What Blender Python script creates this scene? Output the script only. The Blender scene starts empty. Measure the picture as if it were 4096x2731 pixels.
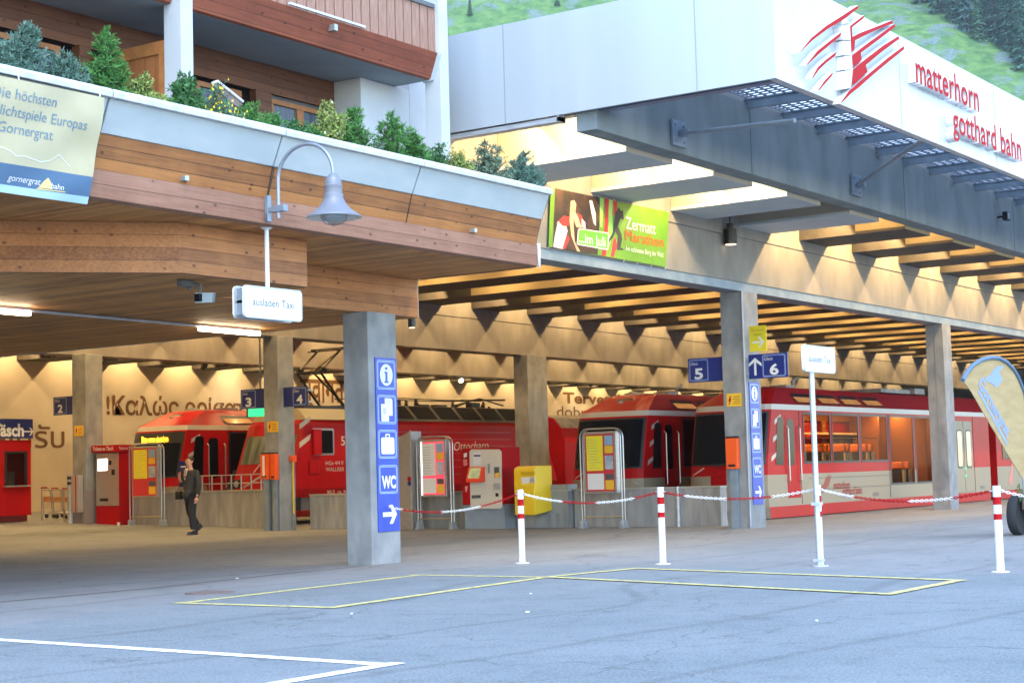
import bpy, bmesh, math, random
from mathutils import Vector, Matrix
random.seed(7)
S = bpy.context.scene
C = S.collection
rad = math.radians
# ------------------------------------------------------------------ camera, world, sun, exposure
CAM_H = 1.6
FPX, YAW, PIT, ROL = 6759.1, 0.598294850, 0.0783024617, -0.0278897554     # focal length in pixels of a 4096 wide frame
fwd = Vector((math.cos(PIT)*math.cos(YAW), math.cos(PIT)*math.sin(YAW), math.sin(PIT)))
rt = Vector((math.sin(YAW), -math.cos(YAW), 0)); up = rt.cross(fwd)
R2 = rt*math.cos(ROL)+up*math.sin(ROL); U2 = up*math.cos(ROL)-rt*math.sin(ROL)
cam = bpy.data.cameras.new('camera'); camo = bpy.data.objects.new('camera', cam); C.objects.link(camo)
cam.sensor_width = 36; cam.lens = FPX/4096*36; cam.clip_end = 6000; cam.clip_start = .1
m = Matrix((R2, U2, -fwd)).transposed().to_4x4(); m.translation = (0, 0, CAM_H); camo.matrix_world = m
S.camera = camo
W = bpy.data.worlds.new('World'); S.world = W; W.use_nodes = True
nt = W.node_tree; bg = nt.nodes['Background']; sky = nt.nodes.new('ShaderNodeTexSky')
sky.sky_type = 'NISHITA'; sky.sun_disc = False
SUN_EL, SUN_AZ = rad(52), rad(-135)          # azimuth of the sun seen from the place, counted from +X towards +Y
sky.sun_elevation = SUN_EL; sky.sun_rotation = rad(90)-SUN_AZ
sky.air_density = 1.0; sky.dust_density = 0.3; sky.ozone_density = 0.6
nt.links.new(sky.outputs[0], bg.inputs[0]); bg.inputs[1].default_value = 0.15
sl = bpy.data.lights.new('sun', 'SUN'); sl.energy = 0.5; sl.angle = rad(35); sl.color = (1, .97, .93)
so = bpy.data.objects.new('sun', sl); C.objects.link(so)
sd = Vector((math.cos(SUN_EL)*math.cos(SUN_AZ), math.cos(SUN_EL)*math.sin(SUN_AZ), math.sin(SUN_EL)))
so.rotation_euler = sd.to_track_quat('Z', 'Y').to_euler(); so.location = (0, -20, 40)
S.view_settings.view_transform = 'Standard'; S.view_settings.look = 'None'; S.view_settings.gamma = 1
S.view_settings.exposure = 2.42
S.cycles.use_denoising = True
S.cycles.max_bounces = 8; S.cycles.diffuse_bounces = 4; S.cycles.transparent_max_bounces = 12
S.cycles.sample_clamp_indirect = 6
# ------------------------------------------------------------------ measuring helper: where a sight line meets a real plane
def ray(u, v): return fwd + R2*((u-2048)/FPX) - U2*((v-1365.5)/FPX)
def at(u, v, X=None, Y=None, Z=None):
    d = ray(u, v); o = Vector((0, 0, CAM_H))
    t = X/d.x if X is not None else Y/d.y if Y is not None else (Z-CAM_H)/d.z
    return o+d*t
def z1(x, y): return (x/2.09, 1400+y/2.09)
def z2(x, y): return (500+x/1.96, 1400+y/1.96)
def z3(x, y): return (1300+x/1.7425, 1400+y/1.7425)
def z4(x, y): return (1600+x/2.24, 1600+y/2.24)
def z51(x, y): return (2200+x/1.96, 1400+y/1.96)
def z62(x, y): return (2700+x/1.96, 1400+y/1.96)
def z63(x, y): return (3300+x/1.7425, 1400+y/1.7425)
def q1(x, y): return (x/1.96, y/1.96)
def q2(x, y): return (1000+x/1.96, y/1.96)
def q4(x, y): return (3000+x/1.96, y/1.96)
def q5(x, y): return (x/1.96, 700+y/1.96)
def q7(x, y): return (2000+x/1.96, 700+y/1.96)
def gz(y):                                    # the concourse rises gently towards the back
    if y < 37: return 0.0
    if y < 45: return (y-37)*.026
    if y < 51: return .208+(y-45)*.045
    return .478
# ------------------------------------------------------------------ materials
MATS = {}
def mat(name, col, rough=.6, metal=0, col2=None, scale=3.0, stretch=(1, 1, 1), amt=1.0, bump=0, emit=None, estr=0, spec=.5, detail=5, lo=.35, hi=.65):
    if name in MATS: return MATS[name]
    M = bpy.data.materials.new(name); M.use_nodes = True; n = M.node_tree; b = n.nodes['Principled BSDF']
    b.inputs['Base Color'].default_value = (*col, 1); b.inputs['Roughness'].default_value = rough
    b.inputs['Metallic'].default_value = metal; b.inputs['Specular IOR Level'].default_value = spec
    if col2 is not None or bump:
        g = n.nodes.new('ShaderNodeNewGeometry'); mp = n.nodes.new('ShaderNodeMapping'); mp.inputs['Scale'].default_value = stretch
        nz = n.nodes.new('ShaderNodeTexNoise'); nz.inputs['Scale'].default_value = scale; nz.inputs['Detail'].default_value = detail
        n.links.new(g.outputs['Position'], mp.inputs[0]); n.links.new(mp.outputs[0], nz.inputs['Vector'])
        if col2 is not None:
            r = n.nodes.new('ShaderNodeValToRGB'); r.color_ramp.elements[0].position = lo; r.color_ramp.elements[1].position = hi
            r.color_ramp.elements[0].color = (*col, 1); r.color_ramp.elements[1].color = (*col2, 1)
            n.links.new(nz.outputs['Fac'], r.inputs[0]); n.links.new(r.outputs[0], b.inputs['Base Color'])
        if bump:
            bp = n.nodes.new('ShaderNodeBump'); bp.inputs['Strength'].default_value = bump; bp.inputs['Distance'].default_value = .02
            n.links.new(nz.outputs['Fac'], bp.inputs['Height']); n.links.new(bp.outputs[0], b.inputs['Normal'])
    if emit:
        b.inputs['Emission Color'].default_value = (*emit, 1); b.inputs['Emission Strength'].default_value = estr
    MATS[name] = M; return M
def planks(name, ca, cb, across, along, width, gap=.06, rough=.65, off=0.0, gapcol=.35, knots=True):
    """boards of one width laid side by side: a dark joint, a tone per board, grain and knots"""
    M = bpy.data.materials.new(name); M.use_nodes = True; n = M.node_tree; b = n.nodes['Principled BSDF']; b.inputs['Roughness'].default_value = rough
    L = n.links.new; N = n.nodes.new
    g = N('ShaderNodeNewGeometry'); sp = N('ShaderNodeSeparateXYZ'); L(g.outputs['Position'], sp.inputs[0])
    def mth(op, a, bb=None):
        k = N('ShaderNodeMath'); k.operation = op
        for i, q in enumerate((a, bb)):
            if q is None: continue
            if isinstance(q, (int, float)): k.inputs[i].default_value = q
            else: L(q, k.inputs[i])
        return k.outputs[0]
    t = mth('DIVIDE', mth('ADD', sp.outputs['XYZ'.index(across)], off), width)
    fl = mth('FLOOR', t); fr = mth('FRACT', t)
    wn = N('ShaderNodeTexWhiteNoise'); wn.noise_dimensions = '1D'; L(fl, wn.inputs['W'])
    mp = N('ShaderNodeMapping'); sc = [14, 14, 14]; sc['XYZ'.index(along)] = .7; mp.inputs['Scale'].default_value = sc
    L(g.outputs['Position'], mp.inputs[0]); nz = N('ShaderNodeTexNoise'); nz.inputs['Scale'].default_value = 2.2; nz.inputs['Detail'].default_value = 6; L(mp.outputs[0], nz.inputs['Vector'])
    n3 = N('ShaderNodeTexNoise'); n3.inputs['Scale'].default_value = 1.1; n3.inputs['Detail'].default_value = 7; n3.inputs['Roughness'].default_value = .7; L(g.outputs['Position'], n3.inputs['Vector'])
    f = mth('ADD', mth('ADD', mth('MULTIPLY', wn.outputs['Value'], .42), mth('MULTIPLY', nz.outputs['Fac'], .75)), mth('MULTIPLY', mth('SUBTRACT', n3.outputs['Fac'], .5), .9))
    f = mth('SUBTRACT', f, .06)
    r = N('ShaderNodeValToRGB'); r.color_ramp.elements[0].position = .2; r.color_ramp.elements[1].position = .85
    r.color_ramp.elements[0].color = (*ca, 1); r.color_ramp.elements[1].color = (*cb, 1); L(f, r.inputs[0])
    col = r.outputs[0]
    def darken(c, fac, k):
        mx = N('ShaderNodeMix'); mx.data_type = 'RGBA'; mx.blend_type = 'MULTIPLY'; L(fac, mx.inputs[0]); L(c, mx.inputs[6]); mx.inputs[7].default_value = (k, k*.9, k*.85, 1); return mx.outputs[2]
    if knots:
        mp2 = N('ShaderNodeMapping'); sc = [5.5, 5.5, 5.5]; sc['XYZ'.index(along)] = 3.2; mp2.inputs['Scale'].default_value = sc; L(g.outputs['Position'], mp2.inputs[0])
        vo = N('ShaderNodeTexVoronoi'); vo.inputs['Scale'].default_value = 1.0; L(mp2.outputs[0], vo.inputs['Vector'])
        col = darken(col, mth('LESS_THAN', vo.outputs['Distance'], .13), .45)
    col = darken(col, mth('LESS_THAN', fr, gap), gapcol)
    L(col, b.inputs['Base Color'])
    bp = N('ShaderNodeBump'); bp.inputs['Strength'].default_value = .5; bp.inputs['Distance'].default_value = .02
    L(mth('GREATER_THAN', fr, gap), bp.inputs['Height']); L(bp.outputs[0], b.inputs['Normal'])
    MATS[name] = M; return M
def glassy(name, tint, refl=.12, trans=.8):
    M = bpy.data.materials.new(name); M.use_nodes = True; n = M.node_tree; n.nodes.remove(n.nodes['Principled BSDF'])
    t = n.nodes.new('ShaderNodeBsdfTransparent'); t.inputs[0].default_value = (*[c*trans for c in tint], 1)
    g = n.nodes.new('ShaderNodeBsdfGlossy'); g.inputs['Roughness'].default_value = .02
    mx = n.nodes.new('ShaderNodeMixShader'); mx.inputs[0].default_value = refl
    n.links.new(t.outputs[0], mx.inputs[1]); n.links.new(g.outputs[0], mx.inputs[2]); n.links.new(mx.outputs[0], n.nodes['Material Output'].inputs[0])
    MATS[name] = M; return M
CONC = mat('concrete', (.18, .19, .198), .85, 0, (.29, .30, .305), 2.4, (1.2, 1.2, .8), bump=.12, detail=9, lo=.3, hi=.7)
CONCB = mat('beam_concrete', (.20, .19, .172), .85, 0, (.27, .256, .233), 1.1, (2, 2, .8), bump=.08, detail=9, lo=.3, hi=.7)
CONCG = mat('weathered_concrete', (.155, .185, .19), .85, 0, (.225, .255, .26), 1.0, (1.6, 1.6, .6), detail=9, bump=.1, lo=.3, hi=.7)
WALLC = mat('plaster_cream', (.50, .45, .36), .85, 0, (.57, .51, .41), .7, detail=8)
PARAP = mat('parapet_concrete', (.36, .41, .43), .8, 0, (.42, .46, .47), 1.2, (1, 1, 3), bump=.1)
COPING = mat('coping_concrete', (.42, .45, .48), .75, 0, (.56, .58, .60), 5)
WHITEW = mat('white_render', (.46, .49, .51), .85, 0, (.51, .54, .56), 2)
SLABG = mat('grey_soffit_paint', (.27, .32, .35), .85, 0, (.32, .37, .40), 1.5)
STEEL = mat('galvanised_steel', (.42, .46, .50), .45, .6, (.52, .55, .58), 6)
STEELD = mat('dark_steel', (.10, .13, .18), .5, .3, (.15, .18, .23), 3)
STEELB = mat('blue_grey_steel', (.19, .245, .30), .5, .3, (.25, .305, .36), 3)
BRUSH = mat('brushed_steel', (.40, .39, .38), .4, .7, (.5, .49, .47), 4, (1, 1, 20))
CHROME = mat('stainless_tube', (.42, .42, .41), .35, .8)
FASC = mat('fascia_aluminium', (.46, .51, .55), .38, .35, (.50, .55, .59), .8, (3, 3, .1), lo=.3, hi=.7)
WHITE = mat('white_paint', (.68, .68, .68), .4)
OFFW = mat('off_white_paint', (.62, .58, .50), .5)
SIGNW = mat('white_sign_sheet', (.66, .68, .68), .5)
RED = mat('signal_red_paint', (.62, .025, .02), .3)
REDL = mat('letter_red', (.36, .006, .010), .6, spec=.1)
TRED = mat('train_red', (.34, .005, .006), .35, col2=(.39, .007, .008), scale=1, spec=.12)
TREDD = mat('train_roof_red', (.27, .008, .014), .35)
LRED = mat('loco_red', (.40, .006, .007), .4, col2=(.34, .005, .007), scale=2, spec=.15)
TBEI = mat('train_beige', (.28, .245, .18), .4, spec=.15)
TSTR = mat('train_stripe_cream', (.46, .43, .38), .4)
BLACK = mat('black_plastic', (.012, .012, .014), .4)
RUBBER = mat('tyre_rubber', (.02, .022, .026), .8, bump=.2, scale=30)
DGLASS = mat('dark_glass', (.008, .009, .012), .12, spec=.08)
GREYP = mat('grey_plastic', (.25, .26, .28), .5)
DGREY = mat('dark_grey_paint', (.07, .075, .08), .6, col2=(.10, .10, .11), scale=4)
BLUE = mat('sign_blue', (.012, .045, .36), .35, col2=(.016, .055, .42), scale=5)
BLUED = mat('sign_dark_blue', (.012, .025, .17), .35)
YEL = mat('post_yellow', (.80, .52, .015), .4)
YSIGN = mat('sign_yellow', (.72, .58, .02), .5)
YWARN = mat('warning_orange_yellow', (.75, .45, .03), .5)
PAPY = mat('yellow_paper', (.78, .68, .03), .6)
PAPW = mat('white_paper', (.7, .7, .7), .6)
PAPR = mat('red_poster', (.55, .03, .04), .5)
INK = mat('ink_black', (.03, .03, .03), .6)
INKB = mat('ink_blue_grey', (.13, .22, .30), .6)
ORANGE = mat('orange_enamel', (.80, .10, .012), .35)
TXTBR = mat('brown_lettering', (.14, .065, .022), .7)
CREAMB = mat('banner_cream', (.44, .40, .25), .7, col2=(.50, .46, .31), scale=1.2)
BANBLUE = mat('banner_blue', (.07, .14, .24), .7)
BANSKY = mat('banner_pale_blue', (.35, .52, .66), .7)
GREENB = mat('banner_green', (.105, .27, .006), .5, col2=(.145, .31, .012), scale=1.5)
SKIN = mat('skin', (.55, .30, .21), .6)
HAIR = mat('dark_hair', (.02, .014, .01), .6)
SUIT = mat('charcoal_suit', (.022, .024, .027), .8, col2=(.032, .034, .037), scale=20)
TROU = mat('navy_trousers', (.012, .014, .022), .8)
LAMPP = mat('lilac_grey_enamel', (.18, .195, .23), .4, .1)
GALV = mat('galvanised_arm', (.28, .31, .36), .4, .5)
YLINE = mat('road_paint_yellow', (.62, .56, .20), .8, col2=(.26, .27, .20), scale=9, lo=.48, hi=.66)
WLINE = mat('road_paint_white', (.78, .78, .76), .8, col2=(.34, .36, .38), scale=9, lo=.52, hi=.70)
SEATO = mat('seat_orange', (.75, .20, .02), .7)
SEATD = mat('seat_dark_fabric', (.05, .045, .05), .8)
SEATC = mat('seat_cream_shell', (.6, .5, .33), .5)
TRIMO = mat('warm_interior_panel', (.24, .085, .018), .6)
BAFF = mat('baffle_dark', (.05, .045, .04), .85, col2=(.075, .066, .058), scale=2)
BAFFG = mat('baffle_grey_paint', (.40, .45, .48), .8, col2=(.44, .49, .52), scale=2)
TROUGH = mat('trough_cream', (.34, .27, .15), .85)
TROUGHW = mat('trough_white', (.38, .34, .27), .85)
TUBEW = mat('bright_fluorescent_tube', (.9, .85, .7), .5, emit=(1, .86, .60), estr=95)
TUBE = mat('fluorescent_tube', (.9, .8, .6), .5, emit=(1, .64, .26), estr=34)
SPOTL = mat('beam_washer', (.9, .8, .6), .5, emit=(1, .53, .15), estr=75)
FLUO = mat('fluorescent_diffuser', (.9, .9, .9), .5, emit=(1, .80, .52), estr=8)
AMBER = mat('amber_leds', (.9, .5, .05), .5, emit=(1, .50, .02), estr=1.1)
GREENL = mat('green_display', (.05, .6, .2), .5, emit=(.03, .75, .22), estr=.35)
SCREEN = mat('lit_screen', (.9, .9, .9), .5, emit=(1, 1, 1), estr=0.5)
BULB = mat('lit_bulb', (.9, .9, .9), .5, emit=(1, .85, .6), estr=4)
LIGHTBOX = mat('lit_poster_edge', (.9, .9, .9), .5, emit=(1, .97, .95), estr=.4)
TRAINLAMP = mat('carriage_lamp', (.9, .8, .6), .5, emit=(1, .52, .15), estr=13)
GLASS = glassy('clear_window_glass', (.95, .93, .88), .008, .66)
LGLASS = glassy('lamp_glass', (.8, .85, .88), .25, .9)
WINGLASS = mat('curtained_glass', (.05, .07, .10), .08, col2=(.12, .15, .18), scale=3, stretch=(9, 9, .2))
WDARK = planks('dark_wall_boards', (.085, .030, .014), (.17, .066, .028), 'Z', 'X', .17, .05)
WFASC = planks('orange_brown_fascia_boards', (.19, .068, .018), (.42, .17, .045), 'Z', 'X', .16, .07, off=.04)
WPINK = planks('faded_pink_fascia_boards', (.20, .088, .05), (.36, .185, .12), 'Z', 'X', .2, .05, off=.12)
WRED = planks('red_brown_balcony_boards', (.17, .040, .016), (.30, .080, .035), 'Z', 'X', .155, .05, off=.05)
WSOF = planks('soffit_strips', (.27, .11, .030), (.64, .30, .085), 'X', 'Y', .12, .14, knots=False)
WBOX = planks('dropped_box_boards', (.19, .066, .020), (.48, .20, .065), 'Z', 'X', .19, .04, off=-4.72)
WLINT = planks('lintel_boards', (.22, .082, .024), (.48, .205, .065), 'Z', 'X', .19, .05, off=-4.72)
WSLAT = mat('pale_railing_wood', (.24, .13, .09), .7, col2=(.34, .20, .145), scale=5, stretch=(6, 6, .6))
WPART = planks('partition_boards', (.24, .085, .025), (.36, .14, .045), 'Y', 'Z', .24, .03, knots=False)
WFRAME = mat('window_wood', (.30, .12, .035), .5, col2=(.38, .16, .05), scale=8)
# ------------------------------------------------------------------ mesh builder and object helpers
OR = {}
_fc = {}
def glyphs(s, bold=0.0, shear=0.0):
    k = (s, bold, shear)
    if k in _fc: return _fc[k]
    cu = bpy.data.curves.new('t', 'FONT'); cu.body = s; cu.resolution_u = 3; cu.offset = bold; cu.shear = shear
    o = bpy.data.objects.new('t', cu); C.objects.link(o)
    dg = bpy.context.evaluated_depsgraph_get(); me = bpy.data.meshes.new_from_object(o.evaluated_get(dg))
    V = [(v.co.x, v.co.y) for v in me.vertices]; F = [tuple(p.vertices) for p in me.polygons]
    bpy.data.objects.remove(o); bpy.data.curves.remove(cu); bpy.data.meshes.remove(me)
    _fc[k] = (V, F); return V, F
class MB:
    def __init__(s): s.v = []; s.f = []; s.mi = []; s.k = 0
    def add(s, V, F):
        o = len(s.v); s.v += [Vector(p) for p in V]; s.f += [tuple(o+i for i in f) for f in F]; s.mi += [s.k]*len(F); return s
    def box(s, x0, x1, y0, y1, a, b):
        if x0 > x1: x0, x1 = x1, x0
        if y0 > y1: y0, y1 = y1, y0
        if a > b: a, b = b, a
        return s.add([(x0, y0, a), (x1, y0, a), (x1, y1, a), (x0, y1, a), (x0, y0, b), (x1, y0, b), (x1, y1, b), (x0, y1, b)],
                     [(0, 3, 2, 1), (4, 5, 6, 7), (0, 1, 5, 4), (1, 2, 6, 5), (2, 3, 7, 6), (3, 0, 4, 7)])
    def prism(s, poly, vec):
        n = len(poly); P = [Vector(p) for p in poly]; vec = Vector(vec); Q = [p+vec for p in P]
        nn = Vector((0, 0, 0))
        for i in range(n): nn += (P[i]-P[0]).cross(P[(i+1) % n]-P[0])
        if nn.dot(vec) > 0: P, Q = Q, P
        return s.add(P+Q, [tuple(range(n)), tuple(range(2*n-1, n-1, -1))]+[(i, n+i, n+(i+1) % n, (i+1) % n) for i in range(n)])
    def quad(s, *p): return s.add(p, [tuple(range(len(p)))])
    def tube(s, pts, r, n=8, caps=True):
        P = [Vector(p) for p in pts]; rings = []; rr = r if isinstance(r, (list, tuple)) else [r]*len(P)
        ref = None
        for i, p in enumerate(P):
            t = (P[min(i+1, len(P)-1)]-P[max(i-1, 0)]).normalized()
            if ref is None: ref = Vector((0, 0, 1)) if abs(t.z) < .9 else Vector((1, 0, 0))
            a = t.cross(ref).normalized(); b = a.cross(t).normalized(); ref = b
            rings.append([p+(a*math.cos(2*math.pi*j/n)+b*math.sin(2*math.pi*j/n))*rr[i] for j in range(n)])
        V = [q for R in rings for q in R]; F = []
        for i in range(len(P)-1):
            for j in range(n): F.append((i*n+j, i*n+(j+1) % n, (i+1)*n+(j+1) % n, (i+1)*n+j))
        if caps: F += [tuple(range(n-1, -1, -1)), tuple((len(P)-1)*n+j for j in range(n))]
        return s.add(V, F)
    def lathe(s, prof, c, n=20, axis='Z'):
        V = []; F = []
        for (r, h) in prof:
            for j in range(n):
                a = 2*math.pi*j/n
                p = {'Z': (r*math.cos(a), r*math.sin(a), h), 'Y': (r*math.cos(a), h, r*math.sin(a)), 'X': (h, r*math.cos(a), r*math.sin(a))}[axis]
                V.append(Vector(p)+Vector(c))
        for i in range(len(prof)-1):
            for j in range(n): F.append((i*n+j, i*n+(j+1) % n, (i+1)*n+(j+1) % n, (i+1)*n+j))
        return s.add(V, F)
    def text(s, st, pl, pr, upv, h=None, bold=.0, shear=.0, out=None, clip=None):
        """flat lettering: first glyph edge at pl, last at pr, along upv; h = height of the tallest glyph"""
        V, F = glyphs(st, bold, shear); x0 = min(v[0] for v in V); x1 = max(v[0] for v in V); y1 = max(v[1] for v in V)
        pl = Vector(pl); d = (Vector(pr)-pl)/(x1-x0); upv = Vector(upv).normalized(); k = d.length if h is None else h/y1
        return s.add([pl+d*(x-x0)+upv*(y*k) for x, y in V], F)
    def blade(s, c, d, w, n):
        a = d.cross(n).normalized()*w; return s.add([c-a, c+a, c+d+a*.3, c+d-a*.3], [(0, 1, 2, 3)])
    def build(s, name, mats, parent=None, smooth=False, bevel=0, origin=None, **kw):
        me = bpy.data.meshes.new(name)
        wo = OR[parent.name] if parent else (Vector(origin) if origin is not None else s.base())
        me.from_pydata([p-wo for p in s.v], [], s.f)
        for q in (mats if isinstance(mats, (list, tuple)) else [mats]): me.materials.append(q)
        if any(s.mi): me.polygons.foreach_set('material_index', s.mi)
        me.update()
        bm = bmesh.new(); bm.from_mesh(me)
        if bevel:
            bmesh.ops.remove_doubles(bm, verts=bm.verts, dist=.0005)
            bmesh.ops.bevel(bm, geom=[e for e in bm.edges if len(e.link_faces) == 2 and e.calc_face_angle(0) > .5], offset=bevel, segments=2, affect='EDGES', profile=.6, clamp_overlap=True)
        if kw.get('recalc'): bmesh.ops.recalc_face_normals(bm, faces=bm.faces)
        bm.to_mesh(me); bm.free()
        if smooth:
            for p in me.polygons: p.use_smooth = True
            if smooth != True: me.set_sharp_from_angle(angle=rad(smooth))
        o = bpy.data.objects.new(name, me); C.objects.link(o)
        if parent: o.parent = parent
        else: o.location = wo
        OR[o.name] = wo
        return o
    def base(s):
        xs = [p.x for p in s.v]; ys = [p.y for p in s.v]; zs = [p.z for p in s.v]
        return Vector(((min(xs)+max(xs))/2, (min(ys)+max(ys))/2, min(zs)))
def tag(o, label=None, cat=None, group=None, kind=None):
    if label: o['label'] = label
    if cat: o['category'] = cat
    if group: o['group'] = group
    if kind: o['kind'] = kind
    return o
def thing(name, loc, label, cat, group=None):
    o = bpy.data.objects.new(name, None); C.objects.link(o); o.location = loc; o.empty_display_size = .2
    OR[o.name] = Vector(loc); return tag(o, label, cat, group)
def children(o): return [c for c in bpy.data.objects if c.parent == o]
def dup(o, loc, label, parent=None):
    c = o.copy(); C.objects.link(c); OR[c.name] = Vector(loc) if parent is None else OR[parent.name]
    if parent is None:
        c.location = loc; c['label'] = label
    else: c.parent = parent
    for ch in children(o): dup(ch, loc, None, c)
    return c
def bx(*a): return MB().box(*a)
UP = Vector((0, 0, 1))
# ================================================================== SETTING
def struct(o): o['kind'] = 'structure'; return o
def asphalt(name, a, b, c):
    M = bpy.data.materials.new(name); M.use_nodes = True; n = M.node_tree; B = n.nodes['Principled BSDF']; B.inputs['Roughness'].default_value = .85
    L = n.links.new; N = n.nodes.new
    g = N('ShaderNodeNewGeometry')
    n1 = N('ShaderNodeTexNoise'); n1.inputs['Scale'].default_value = .35; n1.inputs['Detail'].default_value = 8; n1.inputs['Roughness'].default_value = .65; L(g.outputs['Position'], n1.inputs['Vector'])
    n2 = N('ShaderNodeTexNoise'); n2.inputs['Scale'].default_value = 38; n2.inputs['Detail'].default_value = 3; L(g.outputs['Position'], n2.inputs['Vector'])
    r = N('ShaderNodeValToRGB'); r.color_ramp.elements[0].position = .35; r.color_ramp.elements[1].position = .68
    r.color_ramp.elements[0].color = (*a, 1); r.color_ramp.elements[1].color = (*b, 1); L(n1.outputs['Fac'], r.inputs[0])
    r2 = N('ShaderNodeValToRGB'); r2.color_ramp.elements[0].position = .3; r2.color_ramp.elements[1].position = .7
    r2.color_ramp.elements[0].color = (c, c, c, 1); r2.color_ramp.elements[1].color = (1, 1, 1, 1); L(n2.outputs['Fac'], r2.inputs[0])
    mx = N('ShaderNodeMix'); mx.data_type = 'RGBA'; mx.blend_type = 'MULTIPLY'; mx.inputs[0].default_value = 1; L(r.outputs[0], mx.inputs[6]); L(r2.outputs[0], mx.inputs[7])
    # a few long dark tar joints / tyre arcs
    wv = N('ShaderNodeTexWave'); wv.wave_type = 'RINGS'; wv.inputs['Scale'].default_value = .11; wv.inputs['Distortion'].default_value = 9; wv.inputs['Detail'].default_value = 2; wv.inputs['Detail Scale'].default_value = .6; L(g.outputs['Position'], wv.inputs['Vector'])
    r3 = N('ShaderNodeValToRGB'); r3.color_ramp.elements[0].position = 0; r3.color_ramp.elements[1].position = .02
    r3.color_ramp.elements[0].color = (.82, .82, .82, 1); r3.color_ramp.elements[1].color = (1, 1, 1, 1); L(wv.outputs['Fac'], r3.inputs[0])
    m2 = N('ShaderNodeMix'); m2.data_type = 'RGBA'; m2.blend_type = 'MULTIPLY'; m2.inputs[0].default_value = 1; L(mx.outputs[2], m2.inputs[6]); L(r3.outputs[0], m2.inputs[7])
    wz = N('ShaderNodeTexNoise'); wz.inputs['Scale'].default_value = 1.3; wz.inputs['Detail'].default_value = 4; L(g.outputs['Position'], wz.inputs['Vector'])
    ad = N('ShaderNodeMix'); ad.data_type = 'RGBA'; ad.blend_type = 'LINEAR_LIGHT'; ad.inputs[0].default_value = .5; L(g.outputs['Position'], ad.inputs[6]); L(wz.outputs['Color'], ad.inputs[7])
    vo = N('ShaderNodeTexVoronoi'); vo.feature = 'DISTANCE_TO_EDGE'; vo.inputs['Scale'].default_value = .22; L(ad.outputs[2], vo.inputs['Vector'])
    r4 = N('ShaderNodeValToRGB'); r4.color_ramp.elements[0].position = .001; r4.color_ramp.elements[1].position = .0045; r4.color_ramp.elements[0].color = (.6, .6, .6, 1); r4.color_ramp.elements[1].color = (1, 1, 1, 1); L(vo.outputs['Distance'], r4.inputs[0])
    n5 = N('ShaderNodeTexNoise'); n5.inputs['Scale'].default_value = 2.2; n5.inputs['Detail'].default_value = 9; n5.inputs['Roughness'].default_value = .75; L(g.outputs['Position'], n5.inputs['Vector'])
    r5 = N('ShaderNodeValToRGB'); r5.color_ramp.elements[0].position = .34; r5.color_ramp.elements[1].position = .5; r5.color_ramp.elements[0].color = (.80, .80, .80, 1); r5.color_ramp.elements[1].color = (1, 1, 1, 1); L(n5.outputs['Fac'], r5.inputs[0])
    m3 = N('ShaderNodeMix'); m3.data_type = 'RGBA'; m3.blend_type = 'MULTIPLY'; m3.inputs[0].default_value = 1; L(m2.outputs[2], m3.inputs[6]); L(r4.outputs[0], m3.inputs[7])
    m4 = N('ShaderNodeMix'); m4.data_type = 'RGBA'; m4.blend_type = 'MULTIPLY'; m4.inputs[0].default_value = 1; L(m3.outputs[2], m4.inputs[6]); L(r5.outputs[0], m4.inputs[7])
    L(m4.outputs[2], B.inputs['Base Color'])
    bp = N('ShaderNodeBump'); bp.inputs['Strength'].default_value = .35; bp.inputs['Distance'].default_value = .01; L(n2.outputs['Fac'], bp.inputs['Height']); L(bp.outputs[0], B.inputs['Normal'])
    return M
APRON = asphalt('apron_asphalt', (.21, .23, .24), (.27, .285, .295), .64)
ROAD = asphalt('road_asphalt', (.20, .24, .255), (.26, .295, .31), .50)
b = MB(); ys = [-250, -120, -60, 0, 10, 20, 30, 37, 41, 45, 48, 51, 55, 66, 300, 1150]; xs = [-150, -80, -20, 0, 20, 30, 40, 60, 100, 140, 300, 1300]
V = [(x, y, gz(y)) for y in ys for x in xs]; nx = len(xs)
b.add(V, [(j*nx+i, j*nx+i+1, (j+1)*nx+i+1, (j+1)*nx+i) for j in range(len(ys)-1) for i in range(nx-1)])
struct(b.build('ground', APRON, origin=(0, 0, 0)))
d = 1.7415
edge = [at(x*d, y*d, Z=.004) for x, y in [(0, 1438), (200, 1411), (400, 1383), (560, 1361), (700, 1343), (860, 1325), (1000, 1313), (1100, 1304), (1180, 1298), (1330, 1296), (1500, 1298), (1700, 1302), (1880, 1306), (2120, 1312), (2352, 1320)]]
b = MB(); far = [Vector((8, 14.6, .004)), Vector((-20, 30, .004)), Vector((-60, 20, .004)), Vector((-60, -80, .004)), Vector((60, -80, .004)), Vector((24, -10, .004))]
P = [e for e in edge]; b.add(P+far[::-1], [tuple(range(len(P)+len(far)-1, -1, -1))]); struct(b.build('road', ROAD, origin=(10, 5, 0)))
def line(name, mt, segs, w, z):
    b = MB()
    for k, (p, q) in enumerate(segs):
        p = at(p[0]*d, p[1]*d, Z=0); q = at(q[0]*d, q[1]*d, Z=0); t = (q-p).normalized(); n = Vector((-t.y, t.x, 0))*w/2
        zz = Vector((0, 0, z+.0012*k)); p = p-t*w/2; q = q+t*w/2
        b.quad(p-n+zz, q-n+zz, q+n+zz, p+n+zz)
    return struct(b.build(name, mt))
line('yellow_road_marking', YLINE, [((414, 1385.5), (960, 1321)), ((960, 1321), (1255, 1326)), ((414, 1385.5), (765, 1396)), ((765, 1396), (1255, 1326)), ((1255, 1326), (1460, 1306)), ((1460, 1306), (2205, 1334)), ((2205, 1334), (2040, 1366)), ((2040, 1366), (1255, 1326))], .16, .009)
line('white_road_marking', WLINE, [((-60, 1466), (860, 1525.5)), ((900, 1525.5), (560, 1583))], .18, .009)
mh = at(482*d, 1361*d, Z=0)
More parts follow.
